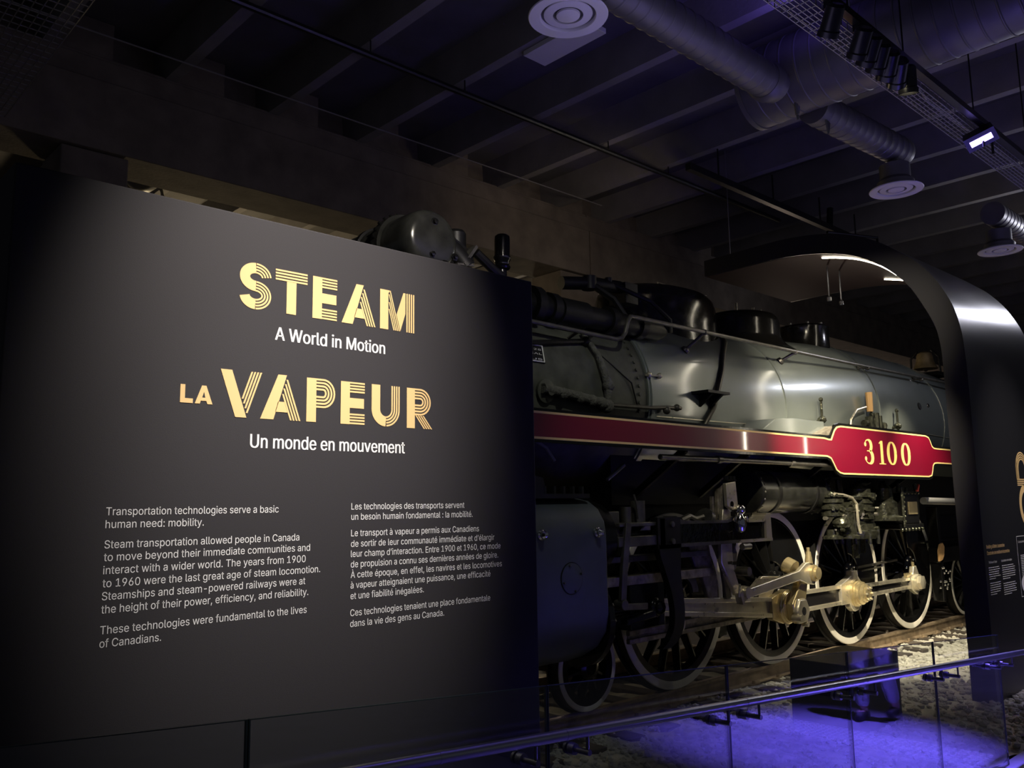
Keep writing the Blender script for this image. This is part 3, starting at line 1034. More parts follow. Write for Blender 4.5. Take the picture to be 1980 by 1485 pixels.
zb_, zt_ = 2.502, 2.828
H_ = zt_ - zb_
for x0 in (12.105, 12.575):
    cx, rx = x0 + 0.135, 0.118
    pts = [(cx + rx * math.cos(2 * PI * i / 40), (zb_ + zt_) / 2 + (H_ / 2 - 0.010) * math.sin(2 * PI * i / 40)) for i in range(41)]
    vstroke(pts, [0.018 + 0.074 * abs(math.cos(2 * PI * i / 40)) ** 1.3 for i in range(41)], yN)
    b.build('numeral', 'numeral_gold', skirt, smooth=False)
    b = MB()
fill(b, [(11.878, zb_), (11.957, zb_), (11.957, zt_), (11.90, zt_), (11.84, zt_ - 0.03), (11.84, zt_ - 0.045), (11.878, zt_ - 0.035)], yN)
fill(b, [(11.815, zb_), (12.02, zb_), (12.02, zb_ + 0.014), (11.815, zb_ + 0.014)], yN - 0.0004)
b.build('numeral', 'numeral_gold', skirt, smooth=False)
b = MB()
tc_, bc_ = (11.50, zb_ + H_ * 0.755), (11.51, zb_ + H_ * 0.275)
up = [(tc_[0] + 0.095 * math.cos(math.radians(a)), tc_[1] + H_ * 0.235 * math.sin(math.radians(a))) for a in range(165, -71, -12)]
vstroke(up, [0.016 + 0.066 * max(0, math.cos(math.radians(a))) ** 1.2 for a in range(165, -71, -12)], yN)
lo = [(bc_[0] + 0.11 * math.cos(math.radians(a)), bc_[1] + H_ * 0.262 * math.sin(math.radians(a))) for a in range(80, -166, -12)]
vstroke(lo, [0.016 + 0.072 * max(0, math.cos(math.radians(a))) ** 1.2 for a in range(80, -166, -12)], yN)
for c_ in ((11.42, zb_ + H_ * 0.80), (11.415, zb_ + H_ * 0.21)):
    fill(b, [(c_[0] + 0.030 * math.cos(2 * PI * i / 16), c_[1] + 0.030 * math.sin(2 * PI * i / 16)) for i in range(16)], yN)
fill(b, [(11.46, zb_ + H_ * 0.515), (11.55, zb_ + H_ * 0.515), (11.55, zb_ + H_ * 0.555), (11.46, zb_ + H_ * 0.555)], yN)
b.build('numeral', 'numeral_gold', skirt, smooth=False)

# frame and dark underside
b = MB().box(4.9, 17.5, 6.12, 6.24, 0.95, 1.75)
LP(b, 'main_frame', 'black_satin', bevel=0.01)
b = MB().box(4.9, 17.5, 7.24, 7.36, 0.95, 1.75)
LP(b, 'main_frame', 'black_satin', bevel=0.01)
b = MB().box(7.2, 17.2, 6.0, 7.5, 1.75, 2.45)
LP(b, 'belly_plate', 'black_matt')
LP(MB().box(7.0, 17.2, 5.93, 5.98, 2.0, 2.80), 'shade_sheet', 'black_matt')  # added black sheet standing in for the shade under the running board
b = MB().tube([(7.0, 5.28, 2.47), (10.78, 5.28, 2.47)], 0.030, 12)
for x in (8.0, 9.55, 10.75):
    b.cyl((x, 5.28, 2.47), (x + 0.07, 5.28, 2.47), 0.042, n=12)
LP(b, 'brake_pipe', 'dark_steel')
b = MB()
for x in (7.4, 8.6, 10.55, 12.3, 13.5):
    LP(MB().bar((x, 5.26, 2.56), (x, 5.95, 2.1), 0.05, 0.07), 'running_board_bracket', 'black_satin')

# cylinder casing (steam chest above, cylinder below)
yz = [(5.60, 0.60), (5.42, 0.66), (5.24, 0.76), (5.13, 0.90), (5.10, 1.05), (5.10, 1.74), (5.12, 1.86), (5.19, 1.97), (5.30, 2.04), (5.45, 2.07), (6.1, 2.07), (6.1, 0.6)]
b = MB().prism(yz, 'x', 4.35, 5.94)
cyls = LP(b, 'cylinder_casing', 'cylinder_paint', bevel=0.02, angle=30)
b = MB().lathe([(0.128, 0), (0.128, -0.008), (0.120, -0.010), (0.0001, -0.010)], (5.465, 5.10, 1.39), (0, 1, 0), 40)
b.build('inspection_cover', 'cylinder_paint', cyls)
b = MB().lathe([(0.136, 0.001), (0.136, -0.003), (0.128, -0.003)], (5.465, 5.10, 1.39), (0, 1, 0), 40)
b.build('cover_seam', 'black_satin', cyls)
b = MB()
for k in range(4):
    a = PI / 2 * k + 0.3
    b = MB()
    b.lathe([(0.010, 0), (0.010, -0.016), (0.0001, -0.018)], (5.465 + 0.112 * math.cos(a), 5.09, 1.39 + 0.112 * math.sin(a)), (0, 1, 0), 8)
    b.build('cover_screw', 'dark_steel', cyls)
for x in (5.10, 5.80):
    MB().lathe([(0.045, 0), (0.045, -0.02), (0.032, -0.03), (0.036, -0.055), (0.02, -0.075), (0.0001, -0.08)], (x, 5.10, 1.765), (0, 1, 0), 16).build('casing_stud', 'chrome', cyls)
b = MB().box(4.6, 5.86, 5.22, 5.9, 2.065, 2.105)
for k in range(6):
    b.cyl((5.2 + 0.12 * k, 5.27, 2.10), (5.2 + 0.12 * k, 5.27, 2.17), 0.026, n=6)
b.prism([(5.08, 2.1), (5.34, 2.1), (5.30, 2.24), (5.14, 2.27), (5.08, 2.2)], 'y', 5.25, 5.32)
b.tube([(5.1, 5.3, 2.2), (5.08, 5.3, 2.34)], 0.02, 8)
b.build('chest_cover', 'black_satin', cyls)
b = MB()
b.lathe([(0.40, 0), (0.40, 0.06), (0.37, 0.07), (0.37, 0.13), (0.34, 0.14), (0.34, 0.24), (0.28, 0.27), (0.12, 0.28)], (5.94, 5.52, 1.70), (1, 0, 0), 40)
b.build('valve_chest_head', 'black_gloss', cyls)
b = MB()
b.lathe([(0.43, 0), (0.43, 0.07), (0.36, 0.09), (0.34, 0.16), (0.15, 0.18), (0.13, 0.34)], (5.94, 5.52, 0.98), (1, 0, 0), 40)
b.build('cylinder_head', 'black_gloss', cyls)
b = MB()
for k in range(18):
    a = 2 * PI * k / 18
    b = MB()
    b.cyl((6.0, 5.52 + 0.39 * math.cos(a), 0.98 + 0.39 * math.sin(a)), (6.045, 5.52 + 0.39 * math.cos(a), 0.98 + 0.39 * math.sin(a)), 0.024, n=6)
    b.build('head_bolt', 'dark_steel', cyls)
b = MB().tube([(5.2, 5.5, 2.70), (5.55, 5.45, 2.52), (5.62, 5.42, 2.40)], 0.018, 8)
LP(b, 'oil_pipe', 'pipe_grey')
b = MB().tube([(6.55, 5.6, 2.25), (6.82, 5.6, 2.40)], 0.02, 8)
LP(b, 'oil_pipe', 'pipe_grey')

# valve stem guide
b = MB()
b.box(6.42, 7.10, 5.35, 5.62, 1.79, 1.83)
b.box(6.40, 7.12, 5.35, 5.62, 1.60, 1.70)
b.box(6.25, 6.48, 5.40, 5.62, 1.62, 1.94)
LP(b, 'valve_stem_guide', 'dark_steel', bevel=0.008)
b = MB()
b.cyl((6.86, 5.48, 1.83), (6.86, 5.48, 2.04), 0.075, n=16)
b.cyl((6.68, 5.48, 1.83), (6.68, 5.48, 1.98), 0.05, n=14)
b.tube([(6.76, 5.40, 1.86), (6.75, 5.40, 2.0), (6.71, 5.40, 2.1)], 0.01, 6)
b.cyl((6.1, 5.5, 1.71), (7.3, 5.5, 1.71), 0.035, n=12)
b.box(7.02, 7.1, 5.33, 5.37, 1.56, 1.86)
LP(b, 'valve_stem', 'dark_steel')

# guide yoke with its curved hanger
b = MB().box(6.98, 7.36, 5.33, 5.42, 1.56, 1.87)
lft = [(6.99, 1.60), (7.01, 1.50), (7.08, 1.34), (7.16, 1.15), (7.205, 0.95), (7.18, 0.78), (7.08, 0.66), (6.98, 0.60)]
rgt = [(7.35, 1.60), (7.345, 1.48), (7.335, 1.32), (7.35, 1.15), (7.375, 0.95), (7.345, 0.78), (7.25, 0.66), (7.12, 0.60)]
pq = list(zip(spline(lft), spline(rgt)))
vs = []
for p0, p1 in pq:
    vs += [(p0[0], 5.33, p0[1]), (p1[0], 5.33, p1[1]), (p1[0], 5.40, p1[1]), (p0[0], 5.40, p0[1])]
fs = [(0, 1, 2, 3), tuple(range(4 * len(pq) - 4, 4 * len(pq)))[::-1]]
for k in range(len(pq) - 1):
    for e_ in range(4):
        f_ = (e_ + 1) % 4
        fs.append((4 * k + e_, 4 * k + f_, 4 * k + 4 + f_, 4 * k + 4 + e_))
b.add(vs, fs)
gy = LP(b, 'guide_yoke', 'black_satin')
b = MB()
for z in (1.63, 1.80):
    MB().lathe([(0.03, 0), (0.03, -0.02), (0.0001, -0.025)], (7.21, 5.33, z), (0, 1, 0), 8).build('yoke_bolt', 'dark_steel', gy)

# link bracket: an open steel channel with black web
b = MB().prism([(7.36, 1.60), (9.08, 1.60), (9.08, 1.80), (7.36, 1.80)], 'y', 5.37, 5.39)
lb = LP(b, 'link_bracket', 'wavy_enamel')
b = MB()
b.prism([(7.33, 1.565), (9.15, 1.565), (9.15, 1.595), (7.33, 1.60)], 'y', 5.34, 5.52)
b.prism([(7.33, 1.60), (7.37, 1.60), (7.37, 1.80), (7.42, 1.80), (7.33, 1.88)], 'y', 5.36, 5.52)
b.prism([(7.36, 1.795), (8.28, 1.79), (8.36, 1.81), (8.40, 1.85), (8.38, 1.86), (8.33, 1.835), (8.26, 1.82), (7.50, 1.825), (7.40, 1.85), (7.34, 1.88)], 'y', 5.36, 5.52)
b.build('bracket_flange', 'dark_steel', lb)
b = MB()
b.prism([(8.62, 1.81), (8.68, 1.785), (8.98, 1.785), (9.02, 1.80), (9.04, 1.865), (8.99, 1.84), (8.92, 1.805), (8.72, 1.805), (8.64, 1.83)], 'y', 5.34, 5.52)
b.prism([(9.03, 1.58), (9.15, 1.565), (9.135, 1.885), (9.04, 1.885)], 'y', 5.34, 5.52)
b.prism([(8.45, 1.565), (9.15, 1.565), (9.15, 1.597), (8.45, 1.597)], 'y', 5.335, 5.345)
b.build('bracket_end', 'bright_steel', lb)
b = MB().box(8.55, 9.05, 5.53, 5.6, 1.80, 1.90)
for x in (8.70, 8.92):
    b.tube([(x - 0.05, 5.5, 1.80), (x - 0.02, 5.49, 1.86), (x + 0.05, 5.5, 1.85)], 0.012, 6)
b.build('bracket_top', 'black_gloss', lb)
b = MB()
b.ball((8.44, 5.30, 1.93), 0.058, 14)
b.lathe([(0.02, -0.11), (0.05, -0.09), (0.068, -0.03), (0.06, 0.04), (0.035, 0.09), (0.02, 0.11)], (8.42, 5.30, 1.79), (0, 0, 1), 16)
b.tube([(8.49, 5.30, 1.84), (8.56, 5.30, 1.85), (8.58, 5.30, 1.80)], 0.014, 8)
b.bar((8.25, 5.30, 1.92), (8.44, 5.30, 1.93), 0.03, 0.02)
b.build('link_trunnion', 'chrome', lb)

# radius link and hangers
b = MB()
b.prism([(8.25, 2.22), (8.44, 2.245), (8.465, 1.99), (8.42, 1.93), (8.36, 1.92), (8.26, 1.97)], 'y', 5.34, 5.39)
b.prism([(8.27, 1.94), (8.42, 1.93), (8.42, 1.40), (8.44, 1.26), (8.53, 1.06), (8.55, 1.00), (8.45, 0.99), (8.31, 1.18), (8.19, 1.36), (8.21, 1.62)], 'y', 5.41, 5.46)
rl = LP(b, 'radius_link', 'bright_steel', bevel=0.008)
b = MB()
b.lathe([(0.034, -0.002), (0.034, 0.01), (0.0001, 0.01)], (8.34, 5.338, 1.99), (0, 1, 0), 16)
b.box(8.25, 8.45, 5.335, 5.40, 2.245, 2.26)
for x in (8.28, 8.35, 8.42):
    b.cyl((x, 5.36, 2.25), (x, 5.36, 2.30), 0.03, n=8)
b.build('link_cap', 'black_gloss', rl)
b = MB().prism([(8.46, 1.56), (8.52, 1.45), (8.49, 1.30), (8.44, 1.24), (8.42, 1.40)], 'y', 5.42, 5.47)
b.cyl((8.50, 5.34, 1.52), (8.66, 5.34, 1.52), 0.035, n=12)
b.cyl((8.56, 5.30, 1.25), (8.56, 5.46, 1.25), 0.05, n=12)
b.build('link_pin', 'dark_steel', rl)
b = MB().box(8.22, 8.30, 5.345, 5.352, 1.345, 1.375)
b.box(8.30, 8.38, 5.34, 5.36, 1.335, 1.37)
b.build('link_nut', 'chrome', rl)
b = MB().prism([(8.32, 2.16), (8.42, 2.21), (8.41, 1.8), (8.29, 1.8)], 'y', 5.5, 5.54)
b.prism([(8.20, 2.08), (8.235, 2.08), (8.235, 1.8), (8.19, 1.8)], 'y', 5.5, 5.53)
LP(b, 'lifting_link', 'worn_steel')
b = MB().lathe([(0.02, 0), (0.12, 0.02), (0.13, 0.07), (0.05, 0.12), (0.02, 0.2)], (8.02, 5.52, 1.86), (0.35, 0, -0.2), 16)
b.tube([(7.6, 5.5, 1.83), (7.75, 5.5, 1.87), (7.85, 5.5, 1.84), (8.0, 5.5, 1.86)], 0.035, 8)
LP(b, 'lifting_arm', 'dark_steel')
b = MB().prism([(7.83, 1.57), (8.22, 1.55), (8.27, 1.34), (8.36, 1.15), (8.35, 0.96), (8.18, 0.96), (8.07, 1.22), (7.95, 1.33)], 'y', 5.58, 5.64)
LP(b, 'crosshead_arm', 'worn_steel', bevel=0.01)
b = MB().prism([(8.32, 1.47), (8.40, 1.44), (8.47, 1.2), (8.50, 0.95), (8.42, 0.95), (8.37, 1.2)], 'y', 5.52, 5.55)
LP(b, 'link_shield', 'dark_steel')
b = MB().prism(arc(7.72, 1.06, 0.26, 70, 0, 10) + arc(7.72, 1.06, 0.16, 0, 70, 10), 'y', 5.58, 5.62)
LP(b, 'curved_shield', 'dark_steel')

# combination lever, slide bars, crosshead
b = MB().prism([(6.50, 1.83), (6.58, 1.83), (6.50, 1.40), (6.455, 1.06), (6.38, 1.06), (6.42, 1.40)], 'y', 5.33, 5.37)
b.cyl((6.42, 5.31, 1.07), (6.42, 5.42, 1.07), 0.05, n=12)
b.bar((6.42, 5.35, 1.05), (6.85, 5.40, 1.02), 0.03, 0.06)
LP(b, 'combination_lever', 'dark_steel', bevel=0.005)
b = MB().box(6.15, 8.1, 5.50, 5.68, 1.22, 1.31)
LP(b, 'slide_bar', 'worn_steel', bevel=0.006)
b = MB().box(6.15, 8.1, 5.52, 5.66, 1.44, 1.50)
LP(b, 'slide_bar', 'dark_steel', bevel=0.006)
b = MB().box(6.75, 7.30, 5.52, 5.72, 0.78, 1.22)
b.lathe([(0.10, 0), (0.10, -0.04), (0.07, -0.05), (0.07, -0.10), (0.0001, -0.11)], (7.12, 5.52, 0.98), (0, 1, 0), 8)
b.cyl((6.0, 5.60, 0.98), (6.8, 5.60, 0.98), 0.06, n=14)
b.prism([(6.55, 0.92), (7.0, 0.98), (7.0, 0.90), (6.55, 0.86)], 'y', 5.40, 5.5)
LP(b, 'crosshead', 'black_gloss', bevel=0.012)

# driving wheels
PIN = (-0.31, -0.205)


def wheel(name, X, R, rim, ns, driver):
    b_ = MB()
    YF = 5.916
    b_.lathe([(R - rim - 0.075, 0.012), (R - rim, 0.004), (R - rim, 0.02), (R - rim, 0.13), (R - rim - 0.075, 0.12), (R - rim - 0.075, 0.012)], (X, YF, R), (0, 1, 0), 72)
    wl = LP(b_, name, 'black_gloss', angle=40)
    MB().lathe([(R - rim, 0.004), (R - rim + 0.006, 0.0), (R - 0.008, 0.0), (R, 0.010), (R - 0.004, 0.012), (R - rim, 0.02), (R - rim, 0.004)], (X, YF, R), (0, 1, 0), 96).build('tire', 'white_tire', wl, label='white painted tire face')
    MB().lathe([(R - rim, 0.014), (R, 0.011), (R - 0.004, 0.12), (R + 0.028, 0.125), (R + 0.02, 0.15), (R - rim, 0.14), (R - rim, 0.014)], (X, YF, R), (0, 1, 0), 96).build('tread', 'black_satin', wl)
    ri = R - rim - 0.06
    for k in range(ns):
        a = 2 * PI * (k + 0.35) / ns
        d = Vector((math.cos(a), 0, math.sin(a)))
        p0 = Vector((X, YF + 0.03, R)) + d * 0.12
        p1 = Vector((X, YF + 0.07, R)) + d * ri
        sd_ = Vector((-math.sin(a), 0, math.cos(a)))
        w0, w1, t0 = (0.042, 0.028, 0.04)
        bb_ = MB()
        bb_.hexa([p0 - sd_ * w0 + Vector((0, 0.06, 0)), p1 - sd_ * w1 + Vector((0, 0.04, 0)), p1 - sd_ * w1 * 0.3 + Vector((0, -0.035, 0)), p0 - sd_ * w0 * 0.3 + Vector((0, -t0, 0)),
                  p0 + sd_ * w0 + Vector((0, 0.06, 0)), p1 + sd_ * w1 + Vector((0, 0.04, 0)), p1 + sd_ * w1 * 0.3 + Vector((0, -0.035, 0)), p0 + sd_ * w0 * 0.3 + Vector((0, -t0, 0))])
        bb_.build('spoke', 'black_gloss', wl)
    hb = MB()
    rh = 0.20 if driver else 0.13
    hb.lathe([(rh, 0.14), (rh, -0.02), (rh - 0.03, -0.035), (rh * 0.55, -0.038), (rh * 0.5, -0.02), (0.0001, -0.02)], (X, YF, R), (0, 1, 0), 32)
    if driver:
        hb.lathe([(0.17, 0.14), (0.17, -0.03), (0.14, -0.045), (0.0001, -0.045)], (X + PIN[0], YF, R + PIN[1]), (0, 1, 0), 28)
    hub = hb.build('hub', 'black_gloss', wl)
    if driver:
        for k in range(8):
            a = 2 * PI * k / 8
            b2 = MB()
            b2.ball((X + 0.165 * math.cos(a), YF - 0.035, R + 0.165 * math.sin(a)), 0.020, 8)
            b2.build('hub_bolt', 'chrome', hub)
        aa = math.degrees(math.atan2(-PIN[1], -PIN[0]))
        ro = R - rim - 0.03
        span = 58
        cw = arc(X, R, ro, aa - span, aa + span, 24)
        ch_ = arc(X, R, 0.30, aa + span * 0.9, aa - span * 0.9, 12)
        MB().prism(cw + ch_, 'y', YF - 0.012, YF + 0.11).build('counterweight', 'black_gloss', wl, bevel=0.012)
        MB().cyl((X + PIN[0], YF, R + PIN[1]), (X + PIN[0], 5.62, R + PIN[1]), 0.085, n=24).build('crank_pin', 'bright_steel', wl)
    return wl


for x in XW:
    wheel('driving_wheel', x, 0.9525, 0.088, 16, True)
wheel('pilot_wheel', 6.55, 0.42, 0.055, 10, False)
wheel('trailing_wheel', 16.5, 0.55, 0.055, 12, False)
b = MB()
for x in XW + [6.55, 16.5]:
    r_ = 0.9525 if x in XW else (0.42 if x < 7 else 0.55)
    LP(MB().cyl((x, 6.0, r_), (x, 7.5, r_), 0.11, n=16), 'axle', 'black_satin')

# side rods: flanged beams with a recessed web
zp = 0.9525 + PIN[1]
xp = [x + PIN[0] for x in XW]


def rod(x0, z0, x1, z1, yf, h0, h1, th, name, web='web_shade', fl='bright_steel', f=0.05):
    L_ = math.hypot(x1 - x0, z1 - z0)
    ux, uz = (x1 - x0) / L_, (z1 - z0) / L_
    nx, nz = -uz, ux
    def q(t, o):
        return (x0 + ux * L_ * t + nx * o, z0 + uz * L_ * t + nz * o)
    b_ = MB()
    b_.prism([q(0, h0 / 2 - f), q(1, h1 / 2 - f), q(1, h1 / 2), q(0, h0 / 2)], 'y', yf, yf + th)
    b_.prism([q(0, -h0 / 2), q(1, -h1 / 2), q(1, -h1 / 2 + f), q(0, -h0 / 2 + f)], 'y', yf, yf + th)
    o = LP(b_, name, fl, bevel=0.005)
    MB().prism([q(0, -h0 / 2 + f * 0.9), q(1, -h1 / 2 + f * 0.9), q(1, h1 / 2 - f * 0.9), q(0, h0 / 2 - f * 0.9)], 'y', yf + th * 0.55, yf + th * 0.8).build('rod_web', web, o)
    return o


YR = 5.68
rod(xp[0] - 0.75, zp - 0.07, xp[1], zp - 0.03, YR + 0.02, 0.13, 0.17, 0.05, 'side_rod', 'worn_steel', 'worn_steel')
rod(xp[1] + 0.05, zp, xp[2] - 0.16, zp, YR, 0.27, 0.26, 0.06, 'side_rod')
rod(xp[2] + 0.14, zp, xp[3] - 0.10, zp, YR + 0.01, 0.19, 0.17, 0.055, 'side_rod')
# knuckle on the third wheel
b = MB()
b.prism([(xp[2] - 0.42, zp + 0.135), (xp[2] - 0.20, zp + 0.20), (xp[2] - 0.10, zp + 0.235), (xp[2] - 0.08, zp + 0.30), (xp[2] + 0.08, zp + 0.30), (xp[2] + 0.10, zp + 0.22), (xp[2] + 0.24, zp + 0.09), (xp[2] + 0.24, zp - 0.09),
         (xp[2] + 0.12, zp - 0.17), (xp[2] + 0.06, zp - 0.235), (xp[2] - 0.05, zp - 0.25), (xp[2] - 0.10, zp - 0.23), (xp[2] - 0.17, zp - 0.18), (xp[2] - 0.18, zp - 0.13), (xp[2] - 0.42, zp - 0.135)][::-1], 'y', YR - 0.01, YR + 0.08)
kn = LP(b, 'side_rod_knuckle', 'bright_steel', bevel=0.008)
b = MB().lathe([(0.185, 0.0), (0.185, -0.03), (0.165, -0.035), (0.165, -0.06), (0.155, -0.065), (0.155, -0.10), (0.125, -0.115), (0.12, -0.15), (0.10, -0.16), (0.10, -0.185), (0.06, -0.195), (0.0001, -0.195)], (xp[2], YR - 0.01, zp), (0, 1, 0), 32)
b.build('bushing', 'brass', kn)
b = MB()
for k in range(6):
    a = 2 * PI * k / 6
    b = MB()
    b.cyl((xp[2] + 0.085 * math.cos(a), YR - 0.18, zp + 0.085 * math.sin(a)), (xp[2] + 0.085 * math.cos(a), YR - 0.22, zp + 0.085 * math.sin(a)), 0.016, n=6)
    b.build('bushing_bolt', 'bright_steel', kn)
# end of the rod on the fourth wheel
b = MB()
b.prism([(xp[3] - 0.20, zp + 0.085), (xp[3] - 0.10, zp + 0.13), (xp[3] - 0.06, zp + 0.24), (xp[3] + 0.04, zp + 0.25), (xp[3] + 0.11, zp + 0.13), (xp[3] + 0.15, zp), (xp[3] + 0.11, zp - 0.13), (xp[3] + 0.03, zp - 0.19), (xp[3] - 0.10, zp - 0.14), (xp[3] - 0.20, zp - 0.085)][::-1], 'y', YR, YR + 0.07)
ke = LP(b, 'side_rod_end', 'bright_steel', bevel=0.008)
MB().lathe([(0.125, 0), (0.125, -0.05), (0.11, -0.055)], (xp[3], YR, zp), (0, 1, 0), 28).lathe([(0.11, -0.055), (0.11, -0.10), (0.09, -0.11), (0.0001, -0.11)], (xp[3], YR, zp), (0, 1, 0), 6).build('end_cap', 'bright_steel', ke)
b = MB().cyl((xp[3] - 0.02, YR + 0.03, zp + 0.24), (xp[3] - 0.02, YR + 0.03, zp + 0.31), 0.022, n=10)
b.box(xp[3] - 0.28, xp[3] - 0.10, YR + 0.02, YR + 0.07, zp + 0.08, zp + 0.15)
b.build('oil_cup', 'brass', ke)

# main rod with its big end, eccentric crank and rod
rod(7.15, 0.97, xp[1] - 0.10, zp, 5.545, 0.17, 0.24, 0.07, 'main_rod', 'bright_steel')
b = MB()
b.lathe([(0.205, 0.10), (0.205, 0.0), (0.185, -0.012), (0.185, -0.03), (0.17, -0.035)], (xp[1], 5.53, zp), (0, 1, 0), 36)
b.prism([(xp[1] - 0.36, zp + 0.125), (xp[1] - 0.12, zp + 0.19), (xp[1] - 0.12, zp - 0.19), (xp[1] - 0.36, zp - 0.12)][::-1], 'y', 5.54, 5.62)
be = LP(b, 'main_rod_big_end', 'brass', bevel=0.006)
b = MB()
b.prism([(xp[1] - 0.52, zp + 0.12), (xp[1] - 0.46, zp + 0.36), (xp[1] - 0.40, zp + 0.385), (xp[1] - 0.02, zp + 0.36), (xp[1] - 0.05, zp + 0.30), (xp[1] - 0.25, zp + 0.13)][::-1], 'y', 5.62, 5.67)
b.build('crank_web', 'bright_steel', be, bevel=0.006)
ex_, ez_ = xp[1] + 0.27, zp + 0.365
b = MB()
b.prism([(xp[1] - 0.13, zp + 0.05), (xp[1] - 0.02, zp + 0.16), (xp[1] + 0.13, zp + 0.36), (xp[1] + 0.19, zp + 0.40), (xp[1] + 0.29, zp + 0.36), (xp[1] + 0.20, zp + 0.10), (xp[1] + 0.16, zp - 0.10), (xp[1] + 0.04, zp - 0.20), (xp[1] - 0.10, zp - 0.14)][::-1], 'y', 5.40, 5.50)
ec = LP(b, 'eccentric_crank', 'brass', bevel=0.015)
b = MB()
b.lathe([(0.165, 0.0), (0.165, -0.03), (0.15, -0.05), (0.15, -0.06), (0.05, -0.062), (0.045, -0.05), (0.0001, -0.05)], (xp[1] + 0.03, 5.41, zp - 0.04), (0, 1, 0), 6)
b.build('crank_cap', 'bright_steel', ec, bevel=0.01)
b = MB()
b.lathe([(0.05, 0), (0.05, -0.004), (0.0001, -0.004)], (xp[1] + 0.03, 5.352, zp - 0.04), (0, 1, 0), 16)
b.build('cap_hole', 'black_matt', ec)
b = MB()
b.cyl((xp[1] - 0.11, 5.30, zp - 0.11), (xp[1] - 0.11, 5.42, zp - 0.11), 0.042, n=12)
b.build('clamp_bolt', 'bright_steel', ec)
b = MB().cyl((xp[1] + 0.10, 5.34, zp - 0.20), (xp[1] + 0.10, 5.42, zp - 0.20), 0.03, n=10)
b.build('clamp_bolt', 'bright_steel', ec)
b = MB()
b.prism([(8.66, 0.965), (8.60, 0.965), (8.58, 1.06), (8.64, 1.065), (9.70, 1.185), (9.88, 1.27), (10.02, 1.28), (10.13, 1.20), (10.14, 1.08), (10.06, 1.00), (9.90, 1.02), (9.72, 1.075)][::-1], 'y', 5.33, 5.385)
er = LP(b, 'eccentric_rod', 'bright_steel', bevel=0.008)
b = MB().lathe([(0.10, 0), (0.10, -0.03), (0.075, -0.04), (0.075, -0.07), (0.0001, -0.075)], (10.04, 5.33, 1.14), (0, 1, 0), 20)
b.cyl((10.0, 5.36, 1.26), (10.0, 5.36, 1.40), 0.05, 0.03, 12)
b.cyl((10.0, 5.36, 1.40), (10.0, 5.36, 1.45), 0.02, n=8)
b.cyl((9.80, 5.45, 1.20), (9.80, 5.56, 1.25), 0.10, n=16)
b.build('rod_bearing', 'brass', er)
b = MB().prism([(8.46, 0.90), (8.60, 0.97), (8.62, 1.08), (8.50, 1.10), (8.42, 1.02)], 'y', 5.34, 5.42)
b.lathe([(0.06, 0), (0.06, -0.03), (0.0001, -0.035)], (8.54, 5.34, 1.02), (0, 1, 0), 14)
b.cyl((8.42, 5.36, 0.98), (8.45, 5.36, 1.12), 0.012, n=6)
b.build('rod_jaw', 'bright_steel', er)
b = MB().prism([(8.92, 0.93), (9.16, 0.93), (9.55, 1.06), (9.62, 1.10), (9.24, 1.11)][::-1], 'y', 5.60, 5.64)
LP(b, 'rod_guard', 'worn_steel')

# air reservoir
b = MB().lathe([(0.0001, -0.06), (0.15, -0.04), (0.27, 0.0), (0.28, 0.02), (0.28, 0.06), (0.262, 0.07), (0.262, 1.62), (0.28, 1.63), (0.28, 1.68), (0.15, 1.72), (0.0001, 1.73)], (9.22, 5.74, 2.13), (1, 0, 0), 40)
rs = LP(b, 'air_reservoir', 'heater_paint')
for x in (9.62, 10.55):
    MB().lathe([(0.262, 0), (0.275, 0.003), (0.275, 0.055), (0.262, 0.058)], (x, 5.74, 2.13), (1, 0, 0), 40).build('tank_strap', 'black_satin', rs)
b = MB()
for x in (9.26, 10.87):
    for k in range(20):
        a = 2 * PI * k / 20
        b = MB()
        b.ball((x, 5.74 + 0.278 * math.cos(a), 2.13 + 0.278 * math.sin(a)), 0.014, 6)
        b.build('tank_rivet', 'dark_steel', rs)

# cross-compound air pump
def fincyl(b_, x, y, z0, z1, r, nf):
    pr = [(r, 0)]
    H = z1 - z0
    for k in range(nf):
        t0 = H * (k + 0.15) / nf
        t1 = H * (k + 0.75) / nf
        pr += [(r, t0), (r + 0.022, t0 + 0.004), (r + 0.022, t1 - 0.004), (r, t1)]
    pr += [(r, H)]
    b_.lathe(pr, (x, y, z0), (0, 0, 1), 24)


b = MB()
fincyl(b, 11.70, 5.50, 1.74, 2.06, 0.20, 3)
b.lathe([(0.25, 0), (0.25, 0.05), (0.19, 0.06), (0.19, 0.11), (0.10, 0.13), (0.08, 0.18), (0.0001, 0.19)], (11.70, 5.50, 2.06), (0, 0, 1), 20)
pump = LP(b, 'air_pump', 'pump_metal', label='green-grey twin-cylinder air pump')
b = MB().box(11.32, 11.56, 5.38, 5.66, 1.72, 2.08)
b.box(11.28, 11.92, 5.34, 5.68, 2.02, 2.075)
b.box(11.30, 11.90, 5.36, 5.68, 1.68, 1.73)
b.box(11.36, 11.60, 5.34, 5.40, 1.80, 1.97)
b.build('pump_block', 'pump_metal', pump, bevel=0.012)
b = MB()
fincyl(b, 10.90, 5.46, 1.80, 2.06, 0.125, 3)
b.lathe([(0.15, 0), (0.15, 0.03), (0.06, 0.04), (0.05, 0.08)], (10.90, 5.46, 2.06), (0, 0, 1), 18)
b.lathe([(0.0001, 0), (0.09, 0.01), (0.125, 0.06), (0.11, 0.12), (0.06, 0.15)], (10.93, 5.36, 1.66), (0, 0, 1), 18)
b.lathe([(0.13, 0), (0.13, 0.03), (0.08, 0.05), (0.08, 0.12)], (10.86, 5.46, 1.52), (0, 0, 1), 18)
b.build('small_cylinder', 'pump_metal', pump)
b = MB()
